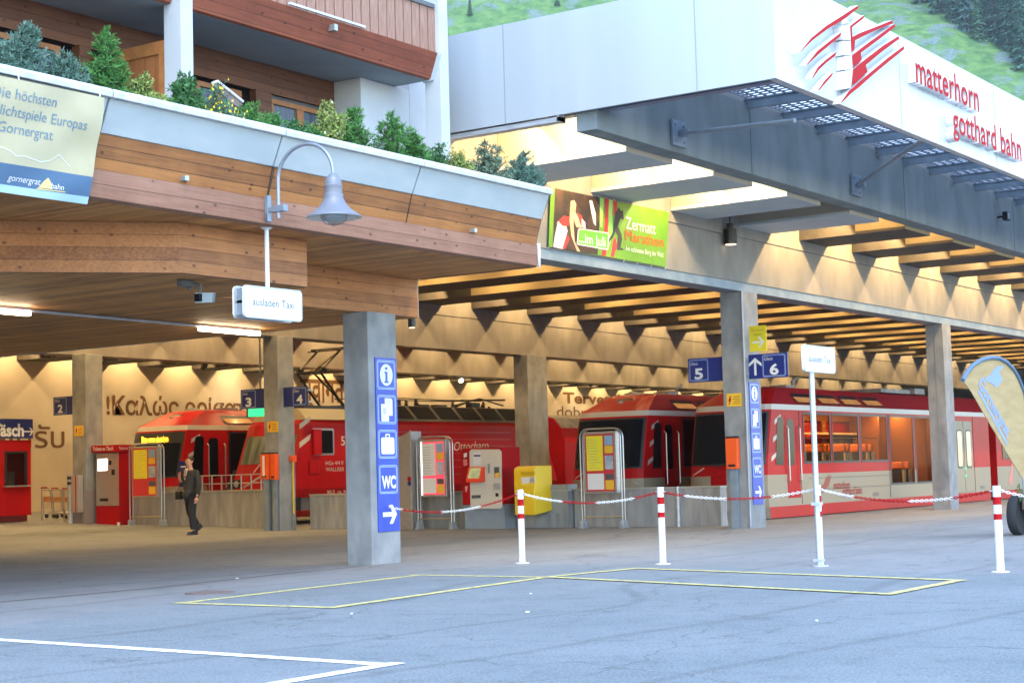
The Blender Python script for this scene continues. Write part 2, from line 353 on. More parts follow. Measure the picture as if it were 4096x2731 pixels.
b = MB(); b.lathe([(0, .012), (.36, .012), (.36, .002)], mh*1, 32)
for k in range(-3, 4): b.box(mh.x-.25, mh.x+.25, mh.y+k*.08-.012, mh.y+k*.08+.012, .011, .017)
tag(b.build('manhole_cover', mat('cast_iron_rust', (.16, .12, .115), .7, .3, (.22, .17, .16), 9)), 'round rusty iron manhole cover in the asphalt left of the yellow box', 'manhole cover')
b = MB()
pa = [at(x*d, y*d, Z=0) for x, y in [(0, 1382), (350, 1350), (700, 1312), (835, 1300)]]
for p, q in zip(pa[:-1], pa[1:]):
    n = Vector((.02, .06, 0)); zz = Vector((0, 0, .003)); b.quad(p-n+zz, q-n+zz, q+n+zz, p+n+zz)
struct(b.build('pavement_joint', mat('dark_joint', (.10, .085, .08), .9)))
for k, (x, y) in enumerate([(1219, 1363), (1212, 1405), (1876, 1425), (545, 1328), (808, 1409)]):
    p = at(x*d, y*d, Z=.004); b = MB(); r = .017+.008*(k % 2)
    b.prism([p+Vector((math.cos(a)*r*(1+.4*math.sin(3*a)), math.sin(a)*r, 0)) for a in [i*math.pi/4 for i in range(8)]], (0, 0, .012))
    tag(b.build('litter', PAPW), ['small white paper scrap on the asphalt just below the yellow line crossing', 'small white paper scrap, the lower one of the pair in mid asphalt', 'pale paper scrap alone on the asphalt at the right', 'pale scrap on the paving above the manhole cover', 'pale scrap just under the corner of the yellow box'][k], 'litter', 'litter on the asphalt')
p = at(*z1(992, 1477), Z=.0); p = at(*z1(992, 1477), X=40.9)
b = MB(); b.lathe([(0, 0), (.04, 0), (.055, .12), (0, .12)], (p.x, p.y, gz(p.y)), 10); tag(b.build('paper_cup', WHITE), 'crumpled white paper cup on the floor by the red ticket machine', 'cup')
# hillside -----------------------------------------------------------------------------------------
from mathutils import noise
hd = Vector((math.cos(YAW), math.sin(YAW), 0)); hr = Vector((math.sin(YAW), -math.cos(YAW), 0))
def hill_z(a, s):
    base = max(0, (a-470))*.62
    return base+noise.noise(Vector((a*.006, s*.006, 1)))*26+noise.noise(Vector((a*.03, s*.03, 5)))*7-30*max(0, 1-(a-430)/60)
b = MB(); A = [430+14*i for i in range(56)]; Sx = [-520+14*i for i in range(76)]
b.add([hd*a+hr*s+UP*hill_z(a, s) for a in A for s in Sx], [(i*len(Sx)+j, i*len(Sx)+j+1, (i+1)*len(Sx)+j+1, (i+1)*len(Sx)+j) for i in range(len(A)-1) for j in range(len(Sx)-1)])
HM = bpy.data.materials.new('alpine_slope'); HM.use_nodes = True; n = HM.node_tree; B = n.nodes['Principled BSDF']; B.inputs['Roughness'].default_value = .95; B.inputs['Specular IOR Level'].default_value = .1
g = n.nodes.new('ShaderNodeNewGeometry')
def nzz(sc, det, lo, hi, ca, cb):
    z = n.nodes.new('ShaderNodeTexNoise'); z.inputs['Scale'].default_value = sc; z.inputs['Detail'].default_value = det; z.inputs['Roughness'].default_value = .65; n.links.new(g.outputs['Position'], z.inputs['Vector'])
    r = n.nodes.new('ShaderNodeValToRGB'); r.color_ramp.elements[0].position = lo; r.color_ramp.elements[1].position = hi; r.color_ramp.elements[0].color = (*ca, 1); r.color_ramp.elements[1].color = (*cb, 1)
    n.links.new(z.outputs['Fac'], r.inputs[0]); return r.outputs[0]
grass = nzz(.16, 8, .35, .65, (.045, .12, .045), (.13, .23, .07)); rock = nzz(.9, 6, .3, .7, (.07, .12, .12), (.19, .24, .23)); msk = nzz(.055, 9, .52, .60, (0, 0, 0), (1, 1, 1))
mx = n.nodes.new('ShaderNodeMix'); mx.data_type = 'RGBA'; n.links.new(msk, mx.inputs[0]); n.links.new(grass, mx.inputs[6]); n.links.new(rock, mx.inputs[7]); n.links.new(mx.outputs[2], B.inputs['Base Color'])
struct(b.build('hillside', HM, smooth=True, origin=(0, 0, 0)))
def on_hill(u, v):
    r = ray(u, v); t = 300.0
    for _ in range(900):
        p = Vector((0, 0, CAM_H))+r*t
        a = p.dot(hd); s = p.dot(hr)
        if p.z < hill_z(a, s): return p
        t += 1.2
    return None
FOLT = [mat('spruce_%s' % q, c, .9, 0, c2, .25, spec=.1) for q, c, c2 in (('dark', (.05, .13, .10), (.085, .20, .14)), ('blue', (.065, .155, .14), (.10, .22, .18)), ('light', (.08, .19, .12), (.12, .25, .15)))]  # tones paled and blued, so distance haze sits in the colour too
BARK = mat('bark', (.06, .045, .035), .9)
protos = []
for kv in range(3):
    rnd = random.Random(kv+3); t = thing('spruce_tree', (0, 0, 0), 'x', 'tree', 'spruces on the mountain slope')
    MB().tube([(0, 0, 0), (0, 0, 8), (0, 0, 14)], [.3, .18, .05], 6).build('trunk', BARK, t)
    b = MB()
    for i in range(1500):
        h = rnd.random()**1.25; r = (1-h)*(2.7+.5*kv)*(.62+.38*math.sin(h*46+kv))*rnd.uniform(.35, 1.05); a = rnd.uniform(0, 6.283)
        c = Vector((math.cos(a)*r, math.sin(a)*r, .6+h*13.6-r*.28)); dv = Vector((math.cos(a), math.sin(a), -.45+rnd.uniform(-.3, .3)))*rnd.uniform(.5, 1.0)
        b.blade(c, dv, rnd.uniform(.16, .34), Vector((rnd.uniform(-.5, .5), rnd.uniform(-.5, .5), 1)))
    b.build('crown', FOLT[kv], t); protos.append(t)
used = [0]*3; rnd = random.Random(11)
spots = [q4(1800, 325), q4(1700, 255), q4(1590, 190), q4(1930, 330), q4(2020, 400), q4(2110, 450), q4(2140, 545), q4(1480, 110), q4(1350, 40)]
while len(spots) < 110:
    u = rnd.uniform(3600, 4250); v = rnd.uniform(-120, 300)
    x4 = (u-3000)*1.96; y4 = v*1.96
    if y4 < (x4-1300)*.60-60: spots.append((u, v))
spots = [(2230, 30), (1880, 62)]+spots
for i, (u, v) in enumerate(spots):
    p = on_hill(u, v)
    if p is None: continue
    k = 2 if i in (0, 1, 2) else rnd.choice((0, 0, 1)); sc = rnd.uniform(1.7, 2.6) if i > 1 else .6
    if i == 2: sc = 1.5
    o = protos[k] if not used[k] else dup(protos[k], p, 'x'); used[k] = 1; o.location = p-UP*.5; o.scale = (sc, sc, sc*1.05); o.rotation_euler.z = rnd.uniform(0, 6)
    o['label'] = 'small lone spruce on the rocks above the pale concrete pillar' if i == 1 else 'small green spruce on the grassy slope above the white fascia' if i == 0 else 'bright green spruce standing out at the lower edge of the wood' if i == 2 else 'dark green spruce in the dense wood on the mountain slope'
# ================================================================== STATION HALL
YA, YC, YD, YW = 20.2, 37.2, 47.0, 63.3
def beam(y, th, zb, zt, x0, x1, label, m, lip=True, channel=True):
    t = thing('concrete_beam', ((x0+x1)/2, y, zb), label, 'beam', 'long concrete beams of the station hall')
    b = MB(); b.box(x0, x1, y, y+th, zb+(.22 if channel else 0), zt-.26 if lip else zt)
    if lip: b.box(x0, x1, y-.035, y+th, zt-.26+.002, zt+.9)
    b.build('beam_body', m, t, bevel=.012)
    if channel:
        b = MB(); b.box(x0, x1, y+.03, y+.09, zb, zb+.216); b.box(x0, x1, y+.03, y+th-.03, zb-.012, zb-.001); b.box(x0, x1, y+th-.09, y+th-.03, zb, zb+.216)
        b.build('steel_channel', STEELB, t)
    return t
beam(YA, .65, 6.32, 8.0, 27.0, 140, 'front concrete beam carrying the green banner, lit by a row of light cones', CONCB)
beam(YC, .7, 6.28, 7.78, 26.6, 140, 'middle concrete beam running behind the wooden canopy and over the trains', CONCB, channel=False)
beam(YD, .7, 6.3, 7.66, 26.6, 140, 'rearmost concrete beam just in front of the cream back wall', CONCB, channel=False)
b4 = beam(16.55, .45, 8.13, 9.72, 27.35, 120, 'grey upper concrete beam under the steel grating of the roof edge', CONCG, lip=False, channel=False)
b = MB()
for x in (34.0, 43.2, 52.4, 61.6): b.box(x-.012, x+.012, 16.546, 16.552, 8.13, 9.72)
b.build('formwork_joint', mat('joint_dark_grey', (.07, .08, .08), .9), b4)  # joints drawn as thin dark grey strips
def column(x0, x1, y0, y1, z0, z1_, label):
    t = thing('concrete_column', ((x0+x1)/2, (y0+y1)/2, z0), label, 'column', 'concrete columns of the station')
    MB().box(x0, x1, y0, y1, z0-.02, z1_).build('shaft', CONC, t, bevel=.02); return t
c1 = column(24.52, 25.38, 19.98, 20.58, 0, 4.72, 'near concrete column with the blue info, luggage and WC sign')
c2 = column(40.62, 41.58, 20.23, 20.88, 0, 6.32, 'concrete column between the signs for platforms 5 and 6')
b = MB(); b.tube([(40.585, 20.2, .05), (40.585, 20.2, 6.3)], .03, 8); b.build('conduit', GALV, c2)
c3 = column(55.76, 56.56, 20.23, 20.85, 0, 6.32, 'concrete column in front of the train at the right, without signs')
b = MB(); b.box(55.75, 55.758, 20.52, 20.57, .6, 6.2); b.box(55.74, 55.757, 20.4, 20.62, .7, 1.15); b.build('cover_plate', mat('grey_cover', (.20, .21, .22), .7), c3)
c4 = column(40.78, 41.55, 37.0, 37.62, 0, 6.28, 'concrete column between the signs for platforms 3 and 4')
c5 = column(41.0, 41.8, 46.35, 47.05, gz(46.5), 6.3, 'concrete column beside the sign for platform 2 and the red ticket machine')
b = MB(); b.box(40.985, 41.815, 46.335, 47.065, gz(46.5), 1.45); b.build('painted_foot', mat('grey_column_paint', (.24, .21, .22), .8), c5)
c6 = column(55.3, 56.7, 37.0, 37.66, 0, 6.28, 'concrete column behind the yellow mailbox')
# back and side walls
bw = MB().box(26.4, 140, YW, YW+.3, 0, 9.4).build('back_wall', WALLC); tag(bw, 'cream back wall of the hall with welcome words in many languages', 'wall')
b = MB()
def wall_text(st, pl, pr, h=None, bold=.03, shear=0):
    P = at(*pl, Y=YW-.02); h = at(pl[0], pl[1]-h, Y=YW-.02).z-P.z; Q = at(*pr, Y=YW-.02); Q.z = P.z
    b.text(st, P, Q, UP, h, bold, shear)
wall_text('!Καλώς ορίσατε', z1(890, 535), z2(1010, 495), 80, .022)
wall_text('ต้อนรับ', z1(-190, 815), z1(540, 815), 103, .008)
wall_text('Tervetuloa', z51(105, 412), z51(680, 425), 43, .03)
wall_text('dobrodošli', z51(55, 520), z51(560, 530), 42, .0)
wall_text('स्वागत', z2(1375, 400), z2(1720, 400), 90, .02)
wall_text('добро', z2(1150, 690), z2(1480, 690), 60, .03)
b.build('welcome_lettering', TXTBR, bw)
tag(bx(140, 140.3, 16, 66, 0, 9.4).build('end_wall', mat('far_wall_grey', (.25, .23, .21), .9)), 'far end wall closing the train hall in the distance at right', 'wall')
# roof -------------------------------------------------------------------------------------------
rf = thing('station_roof', (60, 30, 8), 'flat station roof with white metal fascia, steel grating and lit ceiling troughs', 'roof')
XF, YF = 27.2, 12.7; ZF0, ZF1 = 8.49, 10.48
b = MB(); b.box(XF, 120, YF, YF+.02, ZF0, ZF1); b.box(XF, 120, YF+.02, YF+.16, ZF0, ZF0+.02); b.build('side_fascia', FASC, rf)
b = MB(); b.box(XF-.004, XF+.02, YF-.004, 31, ZF0, ZF1); b.build('front_fascia', FASC, rf)
b = MB(); b.box(XF+.02, XF+.09, YF+.02, 31, ZF0+.001, ZF0+.03); b.box(XF+.02, 120, YF+.02, YF+.13, ZF0+.0015, ZF0+.032); b.build('fascia_lip', mat('fascia_lip_grey', (.22, .25, .28), .5, .3), rf)
b = MB(); b.box(XF+.25, XF+.30, YF+.2, 31, ZF0+.02, 9.4); b.build('gutter_side', STEELD, rf)
b = MB(); b.box(XF+.30, XF+.62, YF+.2, 31, ZF0+.06, ZF0+.10); b.box(XF+.62, XF+.66, YF+.2, 31, ZF0+.06, 9.4); b.build('edge_channel', mat('mauve_grey_steel', (.19, .20, .27), .5, .2, (.23, .22, .30), .5), rf)
b = MB(); b.box(XF+.02, XF+.24, 17.3, 31, ZF0-.12, ZF0-.03); b.box(XF+.02, XF+.24, 17.3, 17.36, ZF0-.13, ZF0+.02); b.build('gutter_box', mat('worn_zinc', (.30, .33, .35), .6, .3, (.46, .48, .5), 6, (8, .4, 8)), rf)
MB().box(XF+.03, 140, 16.6, 64, 9.45, 9.75).build('roof_slab', mat('roof_deck', (.3, .3, .3), .9), rf)
SP = 3.77; X0T = 28.3; HW = .935
def zb_at(y): return 8.02-.0143*(y-20.2)
WASH = {}
def washer(x, y1, z, s, en):
    """the lamp in a lit trough that washes the beam or wall at its end"""
    if en not in WASH:
        L_ = bpy.data.lights.new('beam_washer', 'SPOT'); L_.energy = en; L_.spot_size = rad(145); L_.spot_blend = .2; L_.color = (1, .65, .28); L_.shadow_soft_size = .035; WASH[en] = L_
    o = bpy.data.objects.new('beam_washer', WASH[en]); C.objects.link(o); o.parent = rf; o.location = Vector((x, y1-s, z))-OR[rf.name]
    o.rotation_euler = Vector((0, -1.0, .95)).to_track_quat('Z', 'Y').to_euler()
bays = [(17.0, YA-.04, 27, 78), (YA+.65, YC-.04, 26, 118), (YC+.7, YD-.04, 26, 122), (YD+.7, YW, 26, 122)]
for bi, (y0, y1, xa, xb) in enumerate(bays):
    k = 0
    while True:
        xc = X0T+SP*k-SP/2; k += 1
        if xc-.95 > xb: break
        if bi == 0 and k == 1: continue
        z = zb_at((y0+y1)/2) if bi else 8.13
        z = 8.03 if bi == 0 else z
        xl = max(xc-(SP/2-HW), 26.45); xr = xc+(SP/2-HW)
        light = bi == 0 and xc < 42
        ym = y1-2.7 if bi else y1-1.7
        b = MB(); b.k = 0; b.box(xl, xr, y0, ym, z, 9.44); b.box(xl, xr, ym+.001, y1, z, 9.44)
        # underside and rim dark, flanks cream, shade painted dark at most beam ends
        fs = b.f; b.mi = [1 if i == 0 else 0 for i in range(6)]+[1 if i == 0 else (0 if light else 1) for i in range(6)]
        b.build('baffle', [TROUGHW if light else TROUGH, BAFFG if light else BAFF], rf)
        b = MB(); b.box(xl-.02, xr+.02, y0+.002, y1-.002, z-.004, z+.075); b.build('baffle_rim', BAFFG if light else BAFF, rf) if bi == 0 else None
    k = 0
    while True:
        xc = X0T+SP*k; k += 1
        if xc > xb-2: break
        if bi == 0 and k == 4: continue            # the trough over the black spotlight is not lit
        if bi == 0 and k > 13: break
        z = (8.03 if bi == 0 else zb_at((y0+y1)/2))
        b = MB()
        for ya, yb in {0: [(y0+.3, y1-1.8)], 1: [(28.6, 30.2), (32.2, 33.8)], 2: [(y0+1.6, y1-2.6)], 3: [(y0+2, y0+9)]}[bi]: b.box(xc-.02, xc+.02, ya, yb, z+.69, z+.73)
        b.build('light_tube', TUBEW if bi == 0 and k < 4 else TUBE, rf)
        so_ = 1.5
        washer(xc, y1, z+.86, so_, (110 if k < 4 else 185) if bi == 0 else 105 if bi < 3 else 90)
        MB().box(xc-.06, xc+.06, y1-so_-.12, y1-so_-.05, z+.60, z+.85).build('lamp_bracket', BLACK, rf)
b = MB()
for u in (2017, 2787): y = at(u, 300, X=XF).y; b.box(XF-.0065, XF-.003, y-.012, y+.012, ZF0+.01, ZF1-.01)
for x in (33.2, 39.2, 45.2, 51.2): b.box(x-.01, x+.01, YF-.0055, YF-.001, ZF0+.01, ZF1-.01)
b.build('panel_seam', mat('seam_grey', (.30, .34, .38), .5, .3), rf)
# grating and joists over the roof edge
k = 0
b = MB()
for i in range(46):
    x = 28.26+1.885*i
    if i: MB().box(x-.05, x+.05, YF+.17, 16.9, 9.60, 9.62).box(x-.01, x+.01, YF+.17, 16.9, 9.62, 9.80).box(x-.05, x+.05, YF+.17, 16.9, 9.80, 9.82).build('joist', STEELB, rf) if i < 34 else None
for i in range(34*9):
    x = 28.3+1.885*i/9
    b.box(x-.022, x+.022, YF+.17, 16.5, 9.825, 9.85)
for j in range(17):
    y = YF+.17+j*.23; b.box(28.2, 92, y-.022, y+.022, 9.826, 9.851)
b.build('grating', STEELD, rf)
TL_ = bpy.data.materials.new('milky_roof_sheet'); TL_.use_nodes = True; n_ = TL_.node_tree; n_.nodes.remove(n_.nodes['Principled BSDF']); tn = n_.nodes.new('ShaderNodeBsdfTranslucent'); tn.inputs[0].default_value = (.93, .96, .97, 1); n_.links.new(tn.outputs[0], n_.nodes['Material Output'].inputs[0])
MB().box(28.2, 92, YF+.18, 16.62, 9.95, 9.955).build('translucent_sheet', TL_, rf)
MB().box(27.3, 120, 16.62, 16.75, 9.725, 10.3).build('roof_upstand', MATS['roof_deck'], rf)
def rod(p, q, lab):
    t = thing('tie_rod', p, lab, 'strut', 'steel struts holding the roof edge'); p = Vector(p); q = Vector(q)
    MB().tube([p, q], .045, 10).build('rod', STEELB, t)
    MB().box(p.x-.28, p.x+.28, p.y-.03+.0, p.y+.035, p.z-.27, p.z+.27).build('plate', STEELB, t, bevel=.01)
    b = MB(); b.box(p.x-.02, p.x+.12, p.y-.22, p.y-.031, p.z-.06, p.z+.07)
    for sx in (-.18, .18):
        for sz in (-.17, .17): b.tube([(p.x+sx, p.y-.06, p.z+sz), (p.x+sx, p.y-.03, p.z+sz)], .03, 6)
    b.build('bracket', STEELB, t)
pA = at(*q4(-560, 1050), Y=16.5); pB = at(3425, 742, Y=16.5)
rod(pA, at(3180, 483, Y=13.4), 'steel strut at the left, running nearly level from a square plate on the beam')
rod(pB, at(3688, 560, Y=12.9), 'steel strut at the right, rising steeply from its plate to the white fascia')
# company emblem and lettering on the side fascia
def prism_px(b, pts, y, dy): b.prism([at(*q4(*p), Y=y) for p in pts], (0, dy, 0))
YR = YF-.17
sg = thing('fascia_emblem', at(*q4(760, 700), Y=YF), 'red and white mountain emblem standing out from the corner of the white fascia', 'emblem')
red = [[(385, 415), (480, 300), (600, 203), (720, 128), (850, 42), (848, 68), (740, 152), (610, 228), (490, 318), (400, 405)],
 [(440, 512), (530, 400), (620, 328), (715, 255), (710, 285), (630, 350), (540, 425), (452, 508)], [(485, 615), (530, 530), (595, 470), (680, 405), (668, 440), (600, 492), (540, 550), (495, 612)],
 [(530, 714), (580, 640), (655, 562), (640, 600), (590, 655), (545, 708)], [(785, 205), (895, 120), (893, 145), (800, 215), (803, 292), (790, 292)],
 [(790, 298), (860, 262), (990, 212), (1116, 160), (1120, 188), (1000, 232), (875, 292), (825, 318), (818, 395), (795, 412)],
 [(800, 435), (900, 358), (1010, 278), (1133, 188), (1138, 214), (1010, 312), (870, 415), (875, 470), (850, 502), (808, 527)],
 [(808, 545), (900, 470), (1040, 363), (1166, 283), (1170, 308), (1040, 403), (908, 512), (922, 566), (850, 632), (795, 672)],
 [(708, 812), (770, 720), (850, 648), (960, 556), (1080, 456), (1206, 362), (1210, 388), (1080, 492), (960, 592), (860, 682), (790, 737), (722, 806)]]
b = MB(); br = MB()
for P in red:
    prism_px(b, P, YR, .168); br.add([at(*q4(*p), Y=YR-.006) for p in P], [tuple(range(len(P)-1, -1, -1))])
b.build('emblem_return', WHITE, sg, recalc=True); br.build('emblem_face', REDL, sg, recalc=True)
b = MB()
for P in ([(722, 165), (740, 110), (775, 180), (722, 188)], [(722, 205), (785, 200), (788, 318), (728, 312)], [(730, 322), (790, 326), (795, 436), (738, 434)], [(742, 442), (798, 440), (802, 546), (745, 548)], [(748, 556), (804, 552), (792, 690), (735, 700)]):
    prism_px(b, P, YR, .168)
b.build('emblem_ridge', WHITE, sg, recalc=True)
def fascia_word(st, pl, pr, h, lab):
    t = thing('fascia_lettering', at(*q4(*pl), Y=YF), lab, 'lettering')
    P = at(*q4(*pl), Y=YR); Q = at(*q4(*pr), Y=YR); Q.z = P.z
    V, F = glyphs(st, .012); x0 = min(v[0] for v in V); x1 = max(v[0] for v in V); y1 = max(v[1] for v in V); dd = (Q-P)/(x1-x0); k = h/y1
    W = [P+dd*(x-x0)+UP*(y*k) for x, y in V]
    MB().add([w+Vector((0, -.004, 0)) for w in W], F).build('letter_face', REDL, t)
    # returns: wall along every outline edge
    cnt = {}
    for f in F:
        for i in range(len(f)):
            e = (f[i], f[(i+1) % len(f)]); kx = (min(e), max(e)); cnt.setdefault(kx, []).append(e)
    b = MB(); b.add(W, F)
    for kx, es in cnt.items():
        if len(es) == 1:
            a, c = es[0]; b.quad(W[a], W[c], W[c]+Vector((0, .168, 0)), W[a]+Vector((0, .168, 0)))
    b.build('letter_return', WHITE, t)
hA = at(*q4(1620, 590), Y=YR).z-at(*q4(1620, 795), Y=YR).z
fascia_word('matterhorn', (1302, 640), (1785, 640), hA, 'red and white raised letters reading matterhorn on the white fascia')
fascia_word('gotthard bahn', (1592, 1030), (2118, 1030), hA*.97, 'red and white raised letters reading gotthard bahn on the white fascia')
# small floodlight on the upper beam
p = at(*q7(3480, 0), Y=16.5); p = at(4003, 868, Y=16.45)
t = thing('floodlight', p, 'small black floodlight on the grey upper beam at far right', 'floodlight')
MB().box(p.x-.17, p.x+.17, p.y-.25, p.y-.1, p.z-.13, p.z+.13).build('housing', BLACK, t, bevel=.01); MB().box(p.x-.1, p.x+.1, p.y-.256, p.y-.25, p.z-.08, p.z+.1).build('lens', mat('pale_lens', (.4, .45, .5), .2), t)
MB().box(p.x-.03, p.x+.03, p.y-.1, p.y+.1, p.z-.03, p.z+.03).build('bracket', BLACK, t)
# ================================================================== HOTEL WITH WOODEN CANOPY
ht = thing('hotel_building', (20, 20, 4.7), 'hotel building with wooden canopy, plant terrace and balconies at the left', 'building')
XE = 26.43
pts = [10.0, 12.1, 15.55, 19.0, 22.45, XE]
for i in range(5):
    a, c = pts[i]+.018, pts[i+1]-.018
    o = MB().prism([(a, 17.05, 6.82), (a, 17.25, 6.36), (a, 17.40, 6.36), (a, 17.25, 6.82)], (c-a, 0, 0)).build('parapet_panel', PARAP, ht, recalc=True, bevel=.012)
    MB().prism([(a-.006, 16.98, 6.80), (a-.006, 16.97, 6.88), (a-.006, 17.0, 6.92), (a-.006, 17.27, 6.94), (a-.006, 17.27, 6.84), (a-.006, 17.05, 6.80)], (c-a+.012, 0, 0)).build('coping', COPING, ht, recalc=True, bevel=.01)
MB().prism([(10, 17.26, 6.80), (10, 17.42, 6.36), (10, 17.42, 5.9), (10, 17.8, 5.9), (10, 17.8, 6.8)], (XE-10.06, 0, 0)).build('terrace_edge', DGREY, ht, recalc=True)
MB().prism([(10, 17.27, 6.355), (10, 17.41, 5.885), (10, 17.5, 5.885), (10, 17.5, 6.355)], (XE-10.01, 0, 0)).build('brown_plank_band', WFASC, ht, recalc=True)
MB().prism([(10, 17.37, 5.88), (10, 17.385, 5.50), (10, 17.42, 5.475), (10, 17.52, 5.475), (10, 17.5, 5.88)], (XE-10.01, 0, 0)).build('pink_plank_band', WPINK, ht, recalc=True)
b = MB()
for x in (15.55, 19.0, 22.45): b.prism([(x-.008, 17.262, 6.355), (x-.008, 17.402, 5.885), (x-.008, 17.44, 5.885), (x-.008, 17.44, 6.355)], (.016, 0, 0))
b.build('plank_joint', BLACK, ht, recalc=True)
b = MB(); b.tube([(XE+.02, 17.36, 5.46), (XE+.02, 17.36, 5.92)], .03, 8); b.build('edge_pipe', WHITE, ht, smooth=True)
MB().prism([(XE, 17.06, 6.82), (XE, 17.27, 6.36), (XE, 17.42, 5.88), (XE, 17.42, 5.47), (XE, 20.15, 5.47), (XE, 20.15, 6.82)], (.012, 0, 0)).build('end_cladding', DGREY, ht, recalc=True)
MB().box(10, XE-.01, 17.5, 20.25, 5.485, 5.52).build('upper_soffit', WSOF, ht)
# dropped box and lintel, lower soffit
b = MB(); b.box(17.93, 20.72, 18.12, 18.17, 4.72, 5.482); b.box(20.67, 20.72, 18.17, 20.2, 4.72, 5.482); b.build('dropped_box', WBOX, ht)
dx = Vector((-1.98, 1.68, 0)).normalized(); p0 = Vector((17.93, 18.12, 4.72)); p1 = p0+dx*9
MB().prism([p0, p1, p1+UP*.762, p0+UP*.762], (.03, .04, 0)).build('dropped_box_flank', WBOX, ht, recalc=True)
MB().box(20.72, XE-.06, 20.2, 20.25, 4.722, 5.482).build('lintel', WLINT, ht)
MB().box(XE-.06, XE-.03, 20.2, 60, 4.722, 9.44).build('side_wall', mat('inner_side_wall', (.35, .30, .24), .9), ht)
b = MB(); zz = 4.72; b.prism([(17.95, 18.15, zz), (20.70, 18.15, zz), (20.70, 20.22, zz), (XE-.04, 20.22, zz), (XE-.35, 33.5, zz), (8, 33.5, zz), (8, 27, zz), (p1.x, p1.y, zz)], (0, 0, .06)); b.build('lower_soffit', WSOF, ht, recalc=True)
b = MB(); b.tube([(XE-.3, 20.45, 4.6), (XE-.3, 20.45, 4.72)], .05, 8)
b = MB(); b.box(26.1, 26.3, 33.6, 63.5, 0, 4.72); b.box(-14, 26.1, 33.6, 33.8, 0, 9.3); b.box(-14, 8.1, 27, 33.5, 4.73, 4.78); b.build('ground_floor_wall', mat('ground_floor_render', (.30, .24, .17), .9), ht)
MB().box(26.1, XE-.03, 60, 63.5, 4.72, 9.44).build('side_wall', MATS['inner_side_wall'], ht)
# terrace floor and facade
MB().box(10, XE-.1, 17.45, 20.3, 6.5, 6.6).build('terrace_floor', mat('terrace_soil', (.08, .07, .06), .95), ht)
def pillar(x0, x1, y0, y1):
    MB().box(x0, x1, y0, y1, 6.6, 13).build('pillar', mat('pillar_render', (.42, .47, .50), .8, 0, (.47, .51, .54), 1.5), ht, bevel=.015)
pillar(18.43, 18.69, 18.6, 18.98); pillar(25.15, 25.42, 18.6, 18.97); pillar(11.6, 11.86, 18.6, 18.98)
for (xa, xb) in ((11.88, 18.41), (18.71, 25.10)):
    MB().prism([(xa, 18.62, 9.52), (xa, 18.80, 9.06), (xa, 18.86, 9.04), (xa, 18.92, 9.06), (xa, 18.74, 9.54)], (xb-xa, 0, 0)).build('balcony_board', WRED, ht, recalc=True)
    b = MB(); x = xa+.1
    while x < xb-.1:
        b.box(x, x+.215, 18.70, 18.735, 9.54, 10.38); x += .245
    b.build('balcony_railing', WSLAT, ht)
    MB().box(xa, xb, 18.66, 18.78, 10.38, 10.46).build('railing_cap', mat('dark_rail', (.08, .09, .10), .5), ht)
    b = MB(); b.box(xa+2.2, xb-2.2, 18.55, 18.6, 9.53, 9.57); b.build('glass_strip', mat('milky_strip', (.5, .55, .58), .3), ht)
MB().prism([(25.101, 18.56, 9.50), (25.101, 18.76, 9.02), (25.101, 18.98, 9.0), (25.101, 18.98, 9.53)], (.05, 0, 0)).build('balcony_end_cap', mat('pale_grey_render', (.42, .50, .53), .8), ht, recalc=True)
MB().box(10, 25.14, 18.9, 20.4, 9.043, 9.3).build('balcony_slab', SLABG, ht)
MB().box(10, 25.4, 20.6, 22, 6.5, 13).build('facade_core', mat('facade_dark_brown', (.05, .035, .03), .9), ht)  # dark brown mass behind the facade openings
b = MB(); b.box(10, 24.07, 20.3, 20.36, 8.52, 9.043); b.build('facade_boards', WDARK, ht)
def fz(u, v): return at(u, v, Y=20.32)
MB().box(24.09, 25.56, 19.67, 20.8, 6.5, 9.04).build('white_block', WHITEW, ht, bevel=.01)
MB().box(25.59, 26.40, 19.69, 20.8, 6.5, 13).build('corner_wall', WHITEW, ht)
def win(xa, xb, za, zb, nm='window'):
    w = MB(); w.box(xa, xb, 20.30, 20.38, zb-.09, zb); w.box(xa, xa+.1, 20.30, 20.38, za, zb-.09); w.box(xb-.1, xb, 20.30, 20.38, za, zb-.09); xm = (xa+xb)/2
    w.box(xm-.09, xm+.09, 20.30, 20.38, za, zb-.09); w.box(xa+.1, xb-.1, 20.30, 20.38, za, za+.1)
    f = w.build(nm, WFRAME, ht, bevel=.008); MB().box(xa+.1, xb-.1, 20.345, 20.355, za+.1, zb-.09).build('pane', WINGLASS, f)
xw0 = fz(*q2(150, 760)).x; xw1 = fz(*q2(575, 860)).x
win(xw0, xw1+.15, 7.1, 8.44)
xp0 = fz(*q2(22, 800)).x; xp1 = fz(*q2(145, 800)).x
MB().box(xp0, xp1, 20.24, 20.4, 6.6, 8.52).build('wood_post', WDARK, ht)
MB().box(xp1+.0, 24.07, 20.37, 20.42, 8.44, 8.52).build('blind_box', DGREY, ht)
win(fz(*q1(1530, 640)).x, fz(*q1(1890, 760)).x, 6.6, 8.44, 'terrace_door')
win(13.0, fz(*q1(470, 380)).x, 6.6, 8.44, 'terrace_door'); win(fz(*q1(540, 380)).x+.5, 18.2, 6.6, 8.44, 'terrace_door')
MB().box(fz(*q1(590, 400)).x, fz(*q1(640, 400)).x+.1, 20.22, 20.4, 6.6, 8.52).build('wood_post', WDARK, ht)
b = MB(); b.prism([(18.46, 18.98, 6.6), (18.46, 20.28, 6.6), (18.46, 20.28, 8.46), (18.46, 18.98, 8.44)], (.05, 0, 0)); pr = b.build('partition', WPART, ht, recalc=True)
